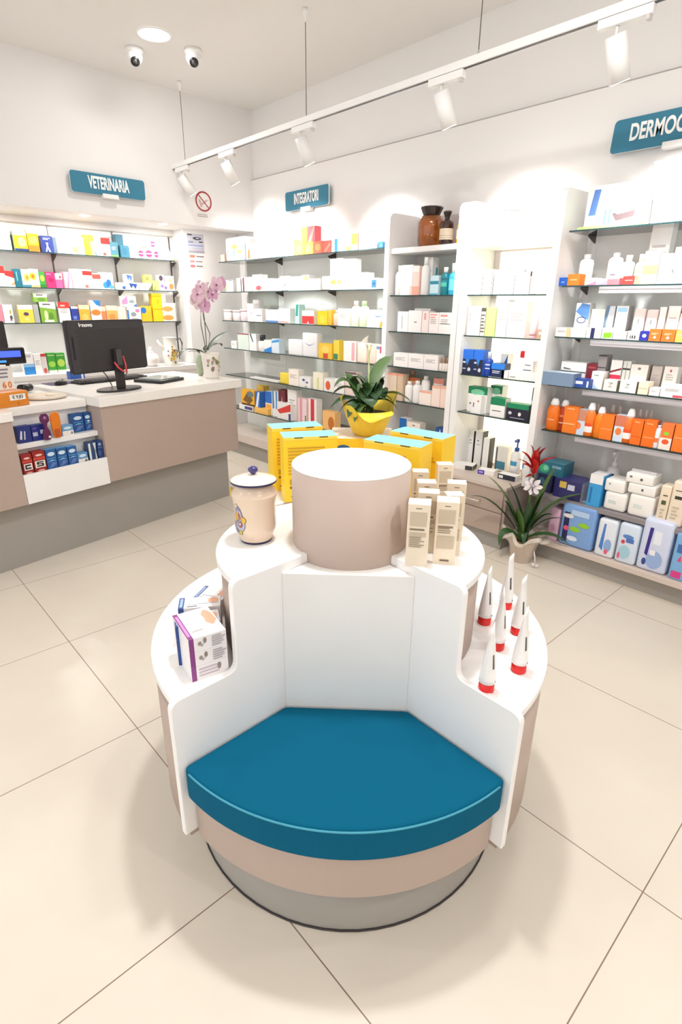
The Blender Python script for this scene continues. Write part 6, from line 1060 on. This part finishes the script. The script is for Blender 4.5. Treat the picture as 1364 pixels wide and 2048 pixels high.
for i, (u, v, w, c, df, cu, cv) in enumerate(((975,952,.045,1,.03,1020,985),(1018,965,.03,2,-.03,1040,1000),(940,992,.028,2,.0,990,985),(1172,988,.04,1,.0,1095,990),(1112,933,.04,1,-.04,1085,975),(1127,1037,.03,2,.05,1080,1030),(1138,1088,.03,0,.06,1090,1050),(998,1092,.035,0,.09,1000,1035),(1047,1095,.03,2,.11,1050,1040),(1010,1010,.04,0,.05,1025,1030),(1060,1000,.04,2,.04,1055,1040),(1100,972,.045,0,-.02,1070,1000),(1008,1000,.03,2,-.06,1030,1020),(1035,1015,.05,1,.06,1038,1040),(1078,1020,.04,0,.05,1065,1045),(1106,1030,.028,2,.03,1080,1020))):
    b = MB(); b.leaf((random.uniform(-.02,.02), -df*.2, .13), bl(cu, cv, df*.6), bl(u, v, df), w*1.45, BG[c], 10, .3, .45, roll=random.uniform(-.3,.3)); b.build('leaf', t)
b = MB(); b.tube([(0,0,.12),bl(1062,985,0),bl(1066,950,0)], .008, mat('#5f7a3a',.5), 8); b.build('flower_stem', t)
RD = [mat('#b5161e',.4,var=.1,scale=30), mat('#97121f',.4,var=.1,scale=30), mat('#c4241f',.4,var=.1,scale=30)]
for i, (u, v, w, df) in enumerate(((1061,890,.035,.0),(1083,893,.035,-.01),(1072,900,.03,.03),(1040,902,.03,.0),(1094,895,.03,.0),(1034,918,.025,.02),(1110,916,.03,.0),(1116,914,.022,-.02),(1044,928,.03,.04),(1088,925,.03,.04),(1050,955,.02,.03),(1064,915,.04,.05),(1080,908,.035,-.04))):
    tip = bl(u, v, df); bb_ = bl(1066, 950, df*.2); ctl = Vector((bb_.x+(tip.x-bb_.x)*.3, -df*.6, bb_.z+(tip.z-bb_.z)*.8+.01)); b = MB(); b.leaf(bb_, ctl, tip, w*1.5, RD[i % 3], 8, .4, .4, roll=random.uniform(-.3,.3)); b.build('bract', t)
c = bl(1066, 971, .05); RB_ = mat('#efe6e8', .35, var=.02); b = MB()
for k in range(7):
    an = 2*PI*k/7; d = Vector((math.cos(an), -.3, math.sin(an))); b.leaf(c, c+d*.03+Vector((0,-.02,0)), c+d*.06, .03, RB_, 6, .3, .6, roll=PI/2)
b.lathe([(.012,0),(.012,.012),(.004,.016)], mat('#b5adb5',.3), 12, (c.x,c.y-.012,c.z-.006)); b.build('bow', t)
b = MB(); c = bl(1070, 1085, .1); c = Vector((.075, -.06, .10))
b.tube([c, c+Vector((.01,-.02,-.04)), c+Vector((.015,-.03,-.075))], .004, RB_, 6)
for k in range(5): an = PI+PI*k/4; d = Vector((math.cos(an), -.3, math.sin(an)*.8)); b.leaf(c+Vector((.015,-.03,-.07)), c+Vector((.015,-.045,-.075))+d*.012, c+Vector((.015,-.03,-.075))+d*.024, .016, RB_, 4, .3, .6, roll=PI/2)
b.build('hanging_ribbon', t)
# ================================================================== CAMERA, WORLD, VIEW
cd = bpy.data.cameras.new('camera'); cam = bpy.data.objects.new('camera', cd); COL.objects.link(cam)
cd.sensor_fit = 'VERTICAL'; cd.sensor_height = 36; cd.lens = 36*FOC/2048; cd.clip_start = .05
m = Matrix((RGT, UPV, -FWD)).transposed().to_4x4(); m.translation = EYE; cam.matrix_world = m; SC.camera = cam
w = bpy.data.worlds.new('daylight'); SC.world = w; w.use_nodes = True; bg = w.node_tree.nodes['Background']; bg.inputs[0].default_value = (.97, .985, 1, 1); bg.inputs[1].default_value = 1.2
SC.view_settings.view_transform = 'Standard'; SC.view_settings.look = 'None'; SC.view_settings.exposure = .12; SC.view_settings.gamma = 1; SC.view_settings.use_curve_mapping = False
SC.cycles.max_bounces = 8; SC.cycles.transparent_max_bounces = 24; SC.cycles.diffuse_bounces = 5; SC.cycles.glossy_bounces = 4; SC.cycles.use_denoising = True
SC.cycles.sample_clamp_indirect = 6
